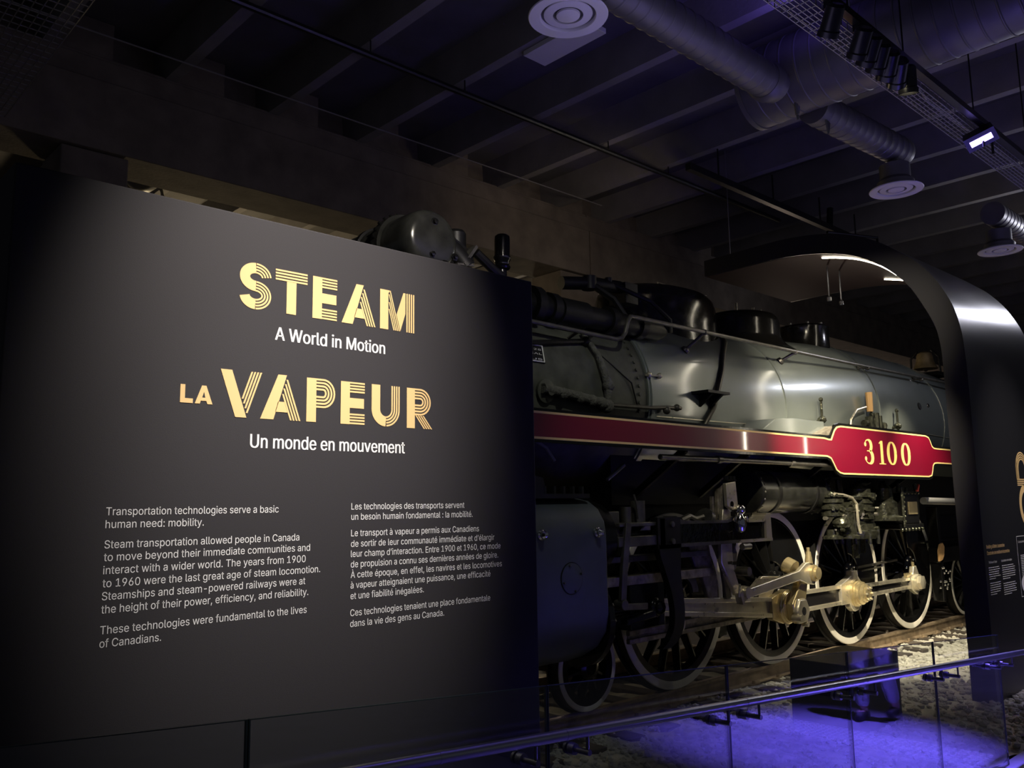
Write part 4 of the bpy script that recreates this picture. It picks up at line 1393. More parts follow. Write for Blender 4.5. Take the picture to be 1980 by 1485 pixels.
b.lathe([(0.17, 0), (0.17, 0.035), (0.125, 0.05), (0.11, 0.34), (0.135, 0.36), (0.135, 0.39), (0.10, 0.41)], (11.18, 5.42, 1.52), (0, 0, 1), 20)
b.build('middle_cylinder', 'pump_metal', pump)
b = MB().box(10.98, 11.34, 5.46, 5.70, 1.88, 2.04)
b.build('pump_block', 'pump_metal', pump, bevel=0.01)
b = MB()
b.lathe([(0.26, 0), (0.28, 0.04), (0.28, 0.10), (0.25, 0.12), (0.24, 0.20)], (11.65, 5.50, 1.50), (0, 0, 1), 22)
for k in range(9):
    a = 2 * PI * k / 9
    b.cyl((11.65 + 0.27 * math.cos(a), 5.50 + 0.27 * math.sin(a), 1.43), (11.65 + 0.27 * math.cos(a), 5.50 + 0.27 * math.sin(a), 1.62), 0.022, n=6)
b.cyl((11.45, 5.45, 1.25), (11.45, 5.45, 1.5), 0.05, n=10)
b.cyl((11.75, 5.48, 1.30), (11.75, 5.48, 1.5), 0.035, n=10)
b.build('pump_base', 'pump_metal', pump)
b = MB()
for k in range(46):
    b = MB()
    a = random.uniform(PI * 0.9, PI * 1.9)
    z = random.uniform(1.56, 2.1)
    xx = random.choice((10.90, 11.18, 11.70, 11.70))
    r_ = {10.90: 0.14, 11.18: 0.12, 11.70: 0.21}[xx]
    c0 = Vector((xx + r_ * math.cos(a), 5.48 + r_ * math.sin(a), z))
    b.cyl(c0, c0 + Vector((math.cos(a), math.sin(a), 0)) * 0.045, random.uniform(0.012, 0.028), n=6)
    b.build('pump_fitting', 'dark_steel' if k % 3 == 0 else 'pump_metal', pump)
b = MB().cyl((11.30, 5.40, 1.86), (11.34, 5.30, 1.86), 0.05, n=12)
b.build('pump_fitting', 'pump_metal', pump)
b = MB()
b.tube([(10.78, 5.36, 2.10), (11.0, 5.34, 2.085), (11.18, 5.32, 2.05), (11.28, 5.31, 1.97), (11.29, 5.31, 1.7), (11.34, 5.31, 1.58)], 0.020, 8)
b.build('oil_pipe', 'bright_steel', pump)
b = MB()
b.tube([(11.15, 5.5, 2.0), (11.22, 5.5, 2.12), (11.2, 5.5, 2.3)], 0.045, 8)
b.tube([(11.75, 5.5, 2.2), (11.66, 5.5, 2.33)], 0.02, 8)
b.tube([(10.9, 5.5, 2.1), (10.92, 5.5, 2.24), (11.0, 5.5, 2.36)], 0.022, 8)
b.tube([(11.72, 5.45, 2.26), (11.9, 5.45, 2.25), (12.0, 5.45, 2.27)], 0.035, 8)
b.box(11.2, 11.75, 5.5, 5.8, 2.33, 2.42)
b.build('pump_bracket', 'black_satin', pump)

# lubricator and feedwater pump behind it
b = MB()
b.lathe([(0.27, 0), (0.27, 0.05), (0.20, 0.08), (0.20, 0.26), (0.15, 0.30), (0.15, 0.46), (0.07, 0.52), (0.05, 0.58), (0.0001, 0.59)], (12.62, 5.55, 1.72), (0, 0, 1), 24)
fp_ = LP(b, 'feedwater_pump', 'pump_metal', label='black feedwater pump with bronze plate')
b = MB()
b.box(12.98, 13.52, 5.40, 5.75, 1.66, 2.12)
b.box(12.75, 13.62, 5.38, 5.80, 1.585, 1.66)
b.build('pump_body', 'black_gloss', fp_, bevel=0.012)
b = MB()
b.box(12.94, 13.56, 5.385, 5.40, 2.10, 2.135)
b.box(12.94, 12.985, 5.385, 5.41, 1.66, 2.13)
for k in range(7):
    b.ball((12.96, 5.38, 1.70 + 0.07 * k), 0.02, 6)
    b.ball((12.82 + 0.12 * k, 5.375, 1.58), 0.024, 6)
for k in range(5):
    b.ball((13.02 + 0.12 * k, 5.38, 2.11), 0.018, 6)
b.tube([(12.86, 5.36, 1.62), (12.86, 5.36, 2.2)], 0.022, 8)
b.cyl((13.08, 5.5, 2.13), (13.08, 5.5, 2.27), 0.04, 0.02, 10)
b.cyl((13.36, 5.5, 2.13), (13.36, 5.5, 2.20), 0.03, 0.02, 10)
b.tube([(13.58, 5.45, 1.75), (13.60, 5.45, 2.1), (13.55, 5.45, 2.25)], 0.03, 8)
b.build('pump_trim', 'pump_metal', fp_)
MB().box(13.14, 13.45, 5.388, 5.398, 1.80, 1.985).build('name_plate', 'brass', fp_)
MB().bar((13.56, 5.42, 2.14), (13.63, 5.42, 2.24), 0.03, 0.04).build('valve_handle', 'red_handle', fp_, label='red valve handle')
b = MB().cyl((13.72, 5.4, 1.995), (14.95, 5.4, 1.975), 0.055, n=14)
LP(b, 'steam_heat_pipe', 'pipe_grey')
# brake rigging and trailing truck
b = MB()
for x in XW:
    b = MB().box(x + 0.93, x + 1.10, 5.98, 6.10, 0.45, 1.35)
    b.bar((x + 1.0, 6.02, 0.45), (x + 0.9, 6.02, 0.75), 0.10, 0.16)
    LP(b, 'brake_hanger', 'black_gloss', bevel=0.01)
b = MB().bar((12.4, 5.9, 1.05), (13.75, 5.9, 1.09), 0.04, 0.03)
b.tube([(12.45, 5.86, 1.0), (13.1, 5.86, 1.02)], 0.012, 6)
LP(b, 'reach_rod', 'dark_steel')
b = MB()
b.box(15.0, 17.4, 5.72, 5.90, 0.98, 1.22)
b.box(15.05, 15.15, 5.72, 5.9, 0.35, 1.9)
b.box(14.75, 17.2, 5.85, 6.1, 1.30, 1.34)
tt = LP(b, 'trailing_truck', 'black_gloss', bevel=0.012)
b = MB()
b.prism([(14.90, 1.01), (14.90, 1.18), (14.98, 1.28), (15.08, 1.30), (15.14, 1.24), (15.10, 1.10), (15.02, 1.03)], 'y', 5.68, 5.71)
b.build('wooden_wedge', 'wood', tt)
b = MB()
for k in range(16):
    MB().ball((14.9 + random.uniform(0, 0.5), 5.72, 0.55 + random.uniform(0, 0.35)), 0.02, 6).build('truck_bolt', 'chrome', tt)

# ------------------------------------------------------------------ track and ballast
def rail_piece(y, label):
    b_ = MB()
    pr = [(-0.07, -0.17), (0.07, -0.17), (0.07, -0.158), (0.012, -0.145), (0.010, -0.045), (0.036, -0.035), (0.036, -0.006), (0.028, 0.0), (-0.028, 0.0), (-0.036, -0.006), (-0.036, -0.035), (-0.010, -0.045), (-0.012, -0.145), (-0.07, -0.158)]
    b_.prism([(y + p_[0], p_[1]) for p_ in pr], 'x', -4, 28)
    o = b_.build('rail', 'rail_steel', smooth=False)
    tag(o, label, 'rail')


rail_piece(5.983, 'near rusty steel rail under the white rimmed wheels')
rail_piece(7.49, 'far steel rail on the other side of the locomotive')
n = 0
x = 2.2
while x < 20:
    b = MB().box(x - 0.11, x + 0.11, 5.42, 8.05, -0.33, -0.172)
    o = b.build('railway_tie', 'tie_wood', bevel=0.008)
    tag(o, 'weathered wooden tie lying in the ballast under the rails', 'tie', 'wooden ties under the track')
    pb = MB().box(x - 0.09, x + 0.09, 5.86, 6.11, -0.172, -0.155)
    for dy in (-0.09, 0.09):
        pb.cyl((x, 5.983 + dy, -0.16), (x, 5.983 + dy, -0.12), 0.02, n=8)
    pp = pb.build('tie_plate', 'rail_steel')
    pp.parent = o
    x += 0.56
b = MB()
NX, NY = 150, 24
rnd = random.Random(3)
vs = []
for i in range(NX + 1):
    for j in range(NY + 1):
        xx = -4 + 24.0 * i / NX
        yy = 2.80 + 5.6 * j / NY
        z = -0.21 + rnd.uniform(-0.03, 0.03)
        if yy < 3.3:
            z -= 0.02
        vs.append((xx, yy, z))
fs = []
for i in range(NX):
    for j in range(NY):
        a = i * (NY + 1) + j
        fs.append((a, a + 1, a + NY + 2, a + NY + 1))
b.add(vs, fs)
ico = [(0, 0, 1), (0.894, 0, 0.447), (0.276, 0.851, 0.447), (-0.724, 0.526, 0.447), (-0.724, -0.526, 0.447), (0.276, -0.851, 0.447), (0.724, 0.526, -0.447), (-0.276, 0.851, -0.447), (-0.894, 0, -0.447), (-0.276, -0.851, -0.447), (0.724, -0.526, -0.447), (0, 0, -1)]
icf = [(0, 1, 2), (0, 2, 3), (0, 3, 4), (0, 4, 5), (0, 5, 1), (1, 6, 2), (2, 7, 3), (3, 8, 4), (4, 9, 5), (5, 10, 1), (6, 7, 2), (7, 8, 3), (8, 9, 4), (9, 10, 5), (10, 6, 1), (6, 11, 7), (7, 11, 8), (8, 11, 9), (9, 11, 10), (10, 11, 6)]
for k in range(7500):
    xx = 2.4 + (rnd.random() ** 1.25) * 14.6
    yy = rnd.uniform(2.85, 5.95)
    s_ = rnd.uniform(0.018, 0.045)
    zz = -0.205 + rnd.uniform(-0.012, 0.02)
    rz_ = rnd.uniform(0, 2 * PI)
    c_, sn = math.cos(rz_), math.sin(rz_)
    b.add([(xx + (p_[0] * c_ - p_[1] * sn) * s_ * rnd.uniform(0.75, 1.25), yy + (p_[0] * sn + p_[1] * c_) * s_ * rnd.uniform(0.75, 1.25), zz + p_[2] * s_ * rnd.uniform(0.6, 0.95)) for p_ in ico], icf)
o = b.build('ballast', 'ballast_stone', smooth=False)
tag(o, 'pale broken stone ballast spread along the track', 'ballast', kind='stuff')

# ------------------------------------------------------------------ introduction panel
YP = 3.30
panel = thing('exhibit_panel', 'large dark freestanding panel headed STEAM and LA VAPEUR', 'exhibit panel', (2.0, 3.42, -0.35))
MB().box(0.718, 3.272, YP, YP + 0.26, -0.345, 3.232).build('panel_body', 'panel_paint', panel, bevel=0.006)
yt = YP - 0.0012
b = MB()
h1 = 0.190
for ch, xa, xb in (('S', 1.565, 1.708), ('T', 1.727, 1.880), ('E', 1.907, 2.031), ('A', 2.056, 2.239), ('M', 2.264, 2.463)):
    b = MB()
    deco(b, ch, xa, xb, 2.834 if ch != 'S' else 2.831, h1 if ch != 'S' else 0.2, yt)
    b.build('title_letter', 'panel_print_gold', panel, smooth=False)
for ch, xa, xb in (('V', 1.496, 1.676), ('A', 1.672, 1.858), ('P', 1.886, 2.028), ('E', 2.057, 2.183), ('U', 2.221, 2.378), ('R', 2.420, 2.571)):
    b = MB()
    deco(b, ch, xa, xb, 2.374, 0.192, yt)
    b.build('title_letter', 'panel_print_gold', panel, smooth=False)
b = MB()
fill(b, [(1.335, 2.418), (1.386, 2.418), (1.386, 2.436), (1.354, 2.436), (1.354, 2.490), (1.335, 2.490)], yt)
b.build('title_letter', 'panel_print_gold', panel, smooth=False)
b = MB()
fill(b, [(1.394, 2.418), (1.414, 2.418), (1.418, 2.430), (1.441, 2.430), (1.445, 2.418), (1.466, 2.418), (1.439, 2.491), (1.421, 2.491)], yt)
b.build('title_letter', 'panel_print_gold', panel, smooth=False)
b = MB().prism([(1.423, 2.443), (1.436, 2.443), (1.430, 2.466)], 'y', yt - 0.0009, yt - 0.001)
b.build('letter_counter', 'panel_paint', panel, smooth=False)
put_words('A World in Motion', 1.732, 2.714, yt, 0.561, 0.056, 0.016, 'subtitle_word', 'panel_print_white', panel)
put_words('Un monde en mouvement', 1.632, 2.2525, yt, 0.776, 0.056, 0.016, 'subtitle_word', 'panel_print_white', panel)
eng = [('Transportation technologies serve a basic', 1.988, 1.766), ('human need: mobility.', 1.942, 1.448), ('Steam transportation allowed people in Canada', 1.870, 1.864), ('to move beyond their immediate communities and', 1.825, 1.916),
       ('interact with a wider world. The years from 1900', 1.779, 1.896), ('to 1960 were the last great age of steam locomotion.', 1.733, 1.966), ('Steamships and steam-powered railways were at', 1.688, 1.896), ('the height of their power, efficiency, and reliability.', 1.642, 1.911),
       ('These technologies were fundamental to the lives', 1.570, 1.905), ('of Canadians.', 1.524, 1.300)]
fre = [('Les technologies des transports servent', 1.995, 2.772), ('un besoin humain fondamental : la mobilité.', 1.950, 2.825), ('Le transport à vapeur a permis aux Canadiens', 1.878, 2.866), ('de sortir de leur communauté immédiate et d\u2019élargir', 1.832, 2.969),
       ('leur champ d\u2019interaction. Entre 1900 et 1960, ce mode', 1.788, 3.010), ('de propulsion a connu ses dernières années de gloire.', 1.743, 2.993), ('À cette époque, en effet, les navires et les locomotives', 1.698, 3.018), ('à vapeur atteignaient une puissance, une efficacité', 1.653, 2.939),
       ('et une fiabilité inégalées.', 1.607, 2.520), ('Ces technologies tenaient une place fondamentale', 1.535, 2.936), ('dans la vie des gens au Canada.', 1.489, 2.641)]
for rows, xl in ((eng, 1.083), (fre, 2.119)):
    for s_, z, xr in rows:
        b = MB()
        put_text(b, s_, xl, z, yt, width=xr - xl, cap=0.0285)
        b.build('text_line', 'panel_print_white', panel, smooth=False)

# ------------------------------------------------------------------ arched exhibit panel
XA0, XA1 = 10.5, 13.0
outer = [(3.525, -0.33), (3.525, 2.6), (3.525, 3.40), (3.531, 3.65), (3.548, 3.93), (3.605, 4.21), (3.70, 4.44), (3.82, 4.65), (3.99, 4.86), (4.13, 4.985), (4.38, 5.18), (4.65, 5.335), (4.95, 5.445), (5.32, 5.52), (5.80, 5.555), (6.4, 5.545), (6.985, 5.535)]
inner = [(6.985, 5.30), (6.4, 5.305), (5.85, 5.305), (5.45, 5.275), (5.10, 5.215), (4.75, 5.105), (4.42, 4.91), (4.12, 4.61), (3.945, 4.30), (3.835, 4.04), (3.795, 3.83), (3.783, 3.55), (3.783, 2.6), (3.783, -0.33)]


so = smoothpath(outer[1:])
si = smoothpath(inner[:-1])
arch = thing('arched_panel', 'tall dark panel curving over into a canopy above the locomotive', 'exhibit panel', (11.7, 3.65, -0.35))
ob = MB().prism([outer[0]] + so + si + [inner[-1]], 'x', XA0, XA1).build('arch_body', 'arch_paint', arch, angle=25)
# underside lining and its light strips
b = MB()
n1 = len(si)
vs = [(XA0 + 0.03, p_[0], p_[1] - 0.002) for p_ in si[:36]] + [(XA1 - 0.03, p_[0], p_[1] - 0.002) for p_ in si[:36]]
b.add(vs, [(i, i + 1, 36 + i + 1, 36 + i) for i in range(35)])
b.build('canopy_lining', 'canopy_brown', arch)
led = [p_ for p_ in si] + [(3.783, 2.65)]
led = [p_ for p_ in led if p_[1] > 2.62]
ka = min(range(len(led)), key=lambda k: abs(led[k][0] - 5.28))
for xa, kk in ((10.70, ka), (12.42, ka + 1)):
    b = MB()
    pts_ = offset(led[kk:], 0.020)
    pt2_ = offset(led[kk:], 0.008)
    n_ = len(pts_)
    vs = []
    for (p0, p1) in zip(pts_, pt2_):
        vs += [(xa, p0[0], p0[1]), (xa + 0.034, p0[0], p0[1]), (xa + 0.034, p1[0], p1[1]), (xa, p1[0], p1[1])]
    fs = [(0, 1, 2, 3), (4 * n_ - 1, 4 * n_ - 2, 4 * n_ - 3, 4 * n_ - 4)]
    for k in range(n_ - 1):
        for e_ in range(4):
            f_ = (e_ + 1) % 4
            fs.append((4 * k + e_, 4 * k + f_, 4 * k + 4 + f_, 4 * k + 4 + e_))
    b.add(vs, fs)
    b.build('light_strip', 'led_white', arch, label='glowing white light strip')
for x_, z_, r_ in ((11.30, 5.27, 0.012), (11.66, 5.29, 0.012)):
    b = MB().tube([(x_, 5.5, z_), (x_, 5.5, 4.84)], r_, 8)
    b.lathe([(0.03, 0), (0.03, 0.05), (0.012, 0.07)], (x_, 5.5, 4.78), (0, 0, 1), 10)
    b.build('sprinkler', 'bracket_steel', arch)
# lettering on the outer face
ya = 3.5238
b = MB()
put_text(b, 'Building a Better Locomotive', 10.588, 1.452, ya, width=0.59, cap=0.040, bold=0.004)
b.build('gold_heading', 'panel_print_gold', arch, smooth=False)
b = MB()
put_text(b, 'Construire une meilleure locomotive', 10.590, 1.382, ya, width=0.745, cap=0.040, bold=0.004)
b.build('gold_heading', 'panel_print_gold', arch, smooth=False)
b = MB()
lines(b, [(11.895, 2.245)] + [(11.895, 2.36)] + arc(12.07, 2.36, 0.175, 172, 8, 12) + [(12.245, 2.36), (12.245, 2.245)], 0.10, ya)
fill(b, [(11.850, 2.245), (11.905, 2.245), (11.905, 2.46), (11.92, 2.50), (11.90, 2.49), (11.865, 2.44), (11.850, 2.38)], ya)
lines(b, [(11.855, 2.205), (12.30, 2.205)], 0.085, ya)
b.build('gold_letter', 'panel_print_gold', arch, smooth=False)
b = MB()
b.strip(arc(12.12, 1.915, 0.22, 78, 282, 20), 0.085, 'y', ya, ya - 0.0008)
lines(b, arc(12.12, 1.915, 0.22, 76, -76, 16), 0.085, ya)
b.build('gold_letter', 'panel_print_gold', arch, smooth=False)
b = MB()
rr_ = random.Random(5)
put_text(b, 'The Power of Steam', 10.62, 1.285, ya, width=0.26, cap=0.026)
b.build('white_heading', 'panel_print_white', arch, smooth=False)
b = MB()
put_text(b, 'La puissance de la vapeur', 11.03, 1.285, ya, width=0.36, cap=0.026)
b.build('white_heading', 'panel_print_white', arch, smooth=False)
for xa, wd, rows in ((10.60, 0.36, [1.235 - 0.0245 * k for k in range(6)]), (10.60, 0.36, [1.065 - 0.0245 * k for k in range(6)]), (11.03, 0.45, [1.235 - 0.0245 * k for k in range(7)]), (11.03, 0.45, [1.035 - 0.0245 * k for k in range(6)])):
    b = MB()
    for i, z in enumerate(rows):
        xx = xa
        end = xa + wd * (rr_.uniform(0.86, 1.0) if i < len(rows) - 1 else 0.55)
        while xx < end:
            l = rr_.uniform(0.02, 0.06)
            b.box(xx, min(end, xx + l), ya - 0.0008, ya, z, z + 0.008)
            xx += l + 0.009
    b.build('white_paragraph', 'panel_print_white', arch, smooth=False)
b = MB()
b.strip([(11.62, 0.845), (11.62, 1.552), (12.7, 1.552), (12.7, 0.845)], 0.006, 'y', ya, ya - 0.0008, closed=True)
put_text(b, 'Locomotive 3100', 11.68, 1.475, ya, width=0.5, cap=0.026)
for i in range(13):
    b.box(11.71, 12.1 + rr_.uniform(-0.05, 0.05), ya - 0.0008, ya, 1.32 - 0.02 * i, 1.327 - 0.02 * i)
fill(b, [(11.80 + 0.14 * math.cos(2 * PI * i / 24), 0.985 + 0.10 * math.sin(2 * PI * i / 24)) for i in range(24)], ya)
b.build('caption_frame', 'panel_print_white', arch, smooth=False)

# ------------------------------------------------------------------ plinth behind the railing
b = MB()
b.hexa([(7.92, 3.94, -0.33), (9.06, 3.94, -0.33), (9.06, 4.52, -0.33), (7.92, 4.52, -0.33), (7.92, 3.94, 0.49), (9.06, 3.94, 0.488), (9.06, 4.52, 0.485), (7.92, 4.52, 0.49)])
plinth = b.build('display_plinth', 'plinth_paint', bevel=0.012)
tag(plinth, 'low black plinth on the ballast between glass railing and wheels', 'plinth')

# ------------------------------------------------------------------ glass railing with handrail
topz = lambda x: 1.425 - 0.0698 * x
joints = [-1.38, -0.01, 1.356, 2.723, 4.091, 5.456, 6.822, 8.19]
where = ['nearest glass panel of the ramp railing below the exhibit panel', 'glass railing panel below the left paragraph of the exhibit panel', 'glass railing panel below the right edge of the exhibit panel',
         'glass railing panel in front of the rearmost dark cylinder and small wheel', 'glass railing panel in front of the first two large wheels', 'glass railing panel in front of the black plinth',
         'farthest glass railing panel beside the arched panel foot']
pos = ['leftmost glass railing panel mostly out of view under the exhibit panel', 'glass railing panel under the left half of the exhibit panel', 'glass railing panel under the right half of the exhibit panel',
       'glass railing panel in front of the small pilot wheel', 'glass railing panel in front of the plinth left end and driving wheels', 'glass railing panel in front of the plinth right end', 'last glass railing panel beside the foot of the arched panel']
for i in range(7):
    xa, xb = joints[i] + 0.005, joints[i + 1] - 0.005
    za, zb2 = topz(xa), topz(xb)
    fa = lambda x: max(rampz(x), -0.2) + 0.002
    root = thing('glass_railing_panel', pos[i], 'railing panel', ((xa + xb) / 2, 2.706, fa((xa + xb) / 2)))
    b = MB()
    b.hexa([(xa, 2.70, fa(xa)), (xb, 2.70, fa(xb)), (xb, 2.712, fa(xb)), (xa, 2.712, fa(xa)), (xa, 2.70, za), (xb, 2.70, zb2), (xb, 2.712, zb2), (xa, 2.712, za)])
    b.build('glass_pane', 'railing_glass', root, smooth=False)
    b = MB()
    for x in (xa - 0.0025, xb - 0.0025):
        b.hexa([(x, 2.6995, fa(x)), (x + 0.005, 2.6995, fa(x)), (x + 0.005, 2.7125, fa(x)), (x, 2.7125, fa(x)), (x, 2.6995, topz(x)), (x + 0.005, 2.6995, topz(x)), (x + 0.005, 2.7125, topz(x)), (x, 2.7125, topz(x))])
    b.hexa([(xa, 2.6995, za - 0.002), (xb, 2.6995, zb2 - 0.002), (xb, 2.7125, zb2 - 0.002), (xa, 2.7125, za - 0.002), (xa, 2.6995, za + 0.001), (xb, 2.6995, zb2 + 0.001), (xb, 2.7125, zb2 + 0.001), (xa, 2.7125, za + 0.001)])
    b.build('pane_edge', 'glass_edge', root, smooth=False)

YH = 2.60
hrz = lambda x: 1.225 - 0.0635 * x
rail = thing('handrail', 'round steel handrail running along the glass railing', 'handrail', (4.0, YH, 0.1))
b = MB().tube([(-2.0, YH, hrz(-2.0)), (2.2, YH, hrz(2.2)), (6.0, YH, hrz(6.0)), (10.4, YH, hrz(10.4))], 0.0235, 20)
b.build('rail_tube', 'brushed_steel', rail)
b = MB()
for x in (1.35, 2.05, 2.72, 4.09, 5.456, 6.82, 8.19):
    MB().cyl((x, YH, hrz(x)), (x + 0.02, YH, hrz(x + 0.02)), 0.0245, n=20).build('rail_sleeve', 'brushed_steel', rail)
for x in (1.20, 1.52, 2.55, 2.86, 3.93, 4.22, 5.28, 5.60, 6.68, 6.98, 7.86, 8.16):
    z = hrz(x)
    b = MB()
    b.tube([(x, YH, z - 0.02), (x, YH, z - 0.085)], 0.007, 8)
    b.cyl((x, YH - 0.012, z - 0.088), (x, 2.672, z - 0.088), 0.013, n=12)
    b.lathe([(0.024, 0.0), (0.026, 0.012), (0.026, 0.03)], (x, 2.670, z - 0.088), (0, 1, 0), 16)
    b.lathe([(0.026, 0.0), (0.026, 0.012), (0.02, 0.02), (0.0001, 0.02)], (x, 2.712, z - 0.088), (0, 1, 0), 16)
    b.build('rail_bracket', 'bracket_steel', rail)

# tactile strip across the foot of the ramp
root = thing('tactile_strip', 'studded warning strip across the foot of the ramp', 'tactile strip', (8.05, 1.0, -0.2))
MB().box(7.72, 8.38, -0.9, 2.6, -0.199, -0.193).build('strip_mat', 'ramp_floor', root)
b = MB()
for i in range(11):
    for j in range(58):
        b.lathe([(0.018, 0), (0.014, 0.007), (0.0001, 0.010)], (7.76 + 0.058 * i, -0.85 + 0.059 * j, -0.193), (0, 0, 1), 8)
o = b.build('stud_field', 'stud_plastic', root)
o['kind'] = 'stuff'

# ------------------------------------------------------------------ ceiling services
def diffuser(loc, label):
    x_, y_, z_ = loc
    root = thing('ceiling_diffuser', label, 'air diffuser', (x_, y_, z_), 'round white air diffusers')
    b_ = MB().lathe([(0.285, 0.0), (0.29, 0.008), (0.285, 0.016), (0.20, 0.05), (0.195, 0.045), (0.20, 0.012), (0.205, 0.004), (0.285, 0.0)], (x_, y_, z_), (0, 0, 1), 48)
    b_.build('outer_ring', 'diffuser_white', root)
    MB().lathe([(0.175, 0.016), (0.178, 0.022), (0.12, 0.06), (0.115, 0.055), (0.110, 0.010), (0.175, 0.016)], (x_, y_, z_), (0, 0, 1), 40).build('middle_ring', 'diffuser_white', root)
    MB().lathe([(0.0001, -0.004), (0.05, -0.003), (0.085, 0.006), (0.088, 0.02), (0.04, 0.05), (0.0001, 0.055)], (x_, y_, z_), (0, 0, 1), 32).build('centre_cone', 'diffuser_white', root)
    MB().lathe([(0.20, 0.03), (0.20, 0.10), (0.165, 0.14), (0.165, 0.30), (0.16, 0.30), (0.16, 0.10)], (x_, y_, z_), (0, 0, 1), 32).build('neck', 'duct_zinc', root)
    return root


diffuser((4.30, 3.91, 5.5), 'largest nearest white round air diffuser at the top of the picture')
diffuser((9.676, 3.826, 5.5), 'white round air diffuser hanging in the middle of the row')
diffuser((13.25, 3.867, 5.5), 'farthest white round air diffuser near the right edge')


def spiral(b_, p0, p1, r, pitch=0.13, n=28):
    p0, p1 = Vector(p0), Vector(p1)
    L_ = (p1 - p0).length
    pr = [(r, 0)]
    k = 1
    while k * pitch < L_:
        pr += [(r, k * pitch - 0.012), (r + 0.006, k * pitch - 0.004), (r + 0.006, k * pitch + 0.004), (r, k * pitch + 0.012)]
        k += 1
    pr += [(r, L_)]
    b_.lathe(pr, p0, p1 - p0, n)


root = thing('air_duct', 'fat galvanised duct crossing the ceiling with two round branches', 'air duct', (7.6, 3.0, 6.2))
b = MB()
spiral(b, (7.78, 4.42, 6.30), (7.70, -5.0, 6.30), 0.40, 0.16, 36)
b.build('main_duct', 'duct_zinc', root)
b = MB().lathe([(0.40, 0), (0.415, 0.0), (0.415, 0.05), (0.40, 0.055), (0.0001, 0.06)], (7.78, 4.40, 6.30), (0, 1, 0), 36)
b.build('end_cap', 'duct_zinc', root)
b = MB()
spiral(b, (3.9, 3.93, 5.98), (7.25, 3.93, 5.98), 0.165, 0.14)
b.lathe([(0.17, 0), (0.19, 0.03), (0.19, 0.1)], (7.05, 3.93, 5.98), (1, 0, 0), 28)
b.build('branch_duct', 'duct_zinc', root)
b = MB()
spiral(b, (7.95, 3.90, 5.98), (9.85, 3.83, 6.02), 0.165, 0.14)
b.lathe([(0.0001, 0), (0.15, 0.02), (0.165, 0.06), (0.165, 0.12)], (9.97, 3.83, 6.02), (-1, 0, 0), 28)
b.build('branch_duct', 'duct_zinc', root)
b = MB().tube([(7.40, 3.80, 5.80), (7.42, 3.80, 5.70)], 0.02, 6)
b.prism([(7.40, 5.82), (7.48, 5.80), (7.44, 5.66)], 'y', 3.80, 3.82)
b.prism([(8.02, 5.84), (8.10, 5.82), (8.06, 5.70)], 'y', 3.80, 3.82)
b.build('damper_handle', 'bracket_steel', root)
root = thing('air_duct', 'short round duct feeding the farthest diffuser', 'air duct', (13.8, 3.86, 5.98))
b = MB()
spiral(b, (13.05, 3.86, 6.02), (15.6, 3.86, 6.02), 0.165, 0.14)
b.build('branch_duct', 'duct_zinc', root)
b = MB().box(5.90, 6.22, 5.15, 6.01, 6.66, 6.715)
tag(b.build('ceiling_plate', 'diffuser_white', bevel=0.004), 'pale rectangular plate on the ceiling behind the nearest diffuser', 'plate')

# pipes, wire
b = MB().tube([(2.0, 6.9, 6.55), (6.0, 6.9, 6.56), (12.6, 6.9, 6.60)], 0.035, 10)
for x_ in (4.6, 5.85, 8.3, 9.6):
    b.cyl((x_, 6.9, 6.55), (x_, 6.9, 6.72), 0.008, n=6)
PIPE_B = MB().tube([(2.0, 11.0, 6.30), (16.0, 11.0, 6.30), (34.0, 11.0, 6.30)], 0.018, 8)
tag(PIPE_B.build('electrical_conduit', 'tray_wire'), 'thin pale conduit under the warm lit ceiling behind the concrete beam', 'conduit')
tag(b.build('sprinkler_pipe', 'lamp_black'), 'long thin dark pipe running under the ceiling ribs', 'pipe')
b = MB().tube([(-1.0, 8.4, 6.62), (9.9, 8.4, 6.63)], 0.009, 6)
tag(b.build('steel_cable', 'tray_wire'), 'thin pale cable stretched in front of the concrete beam', 'cable')
b = MB().box(8.9, 14.2, 6.05, 6.13, 6.24, 6.33)
for x_ in (9.6, 11.0, 12.4, 13.6):
    b.cyl((x_, 6.09, 6.33), (x_, 6.09, 6.72), 0.012, n=6)
b.tube([(12.7, 6.09, 6.3), (12.75, 6.09, 6.62)], 0.05, 8)
b.tube([(12.6, 6.09, 6.2), (13.5, 5.7, 6.2), (13.5, 5.7, 5.60)], 0.025, 8)
tag(b.build('lighting_track', 'lamp_black'), 'dark empty lighting track above the arched canopy', 'lighting track')
b = MB().tube([(10.6, 6.6, 5.56), (10.6, 6.6, 7.14)], 0.006, 6)
tag(b.build('hanger_wire', 'tray_wire'), 'thin hanger wire holding up the tip of the arched canopy', 'wire')
b = MB().tube([(13.2, 3.0, 6.0), (8.6, 3.02, 5.93), (8.35, 3.02, 6.0), (8.12, 3.05, 6.1)], 0.013, 8)
tag(b.build('conduit_run', 'pipe_grey'), 'thin grey conduit dropping below the fat duct', 'conduit')
b = MB()
b.cyl((9.6, 1.95, 6.0), (8.5, 2.3, 6.70), 0.006, n=6)
tag(b.build('brace_wire', 'tray_wire'), 'thin slanting brace wire near the violet floodlight', 'wire')

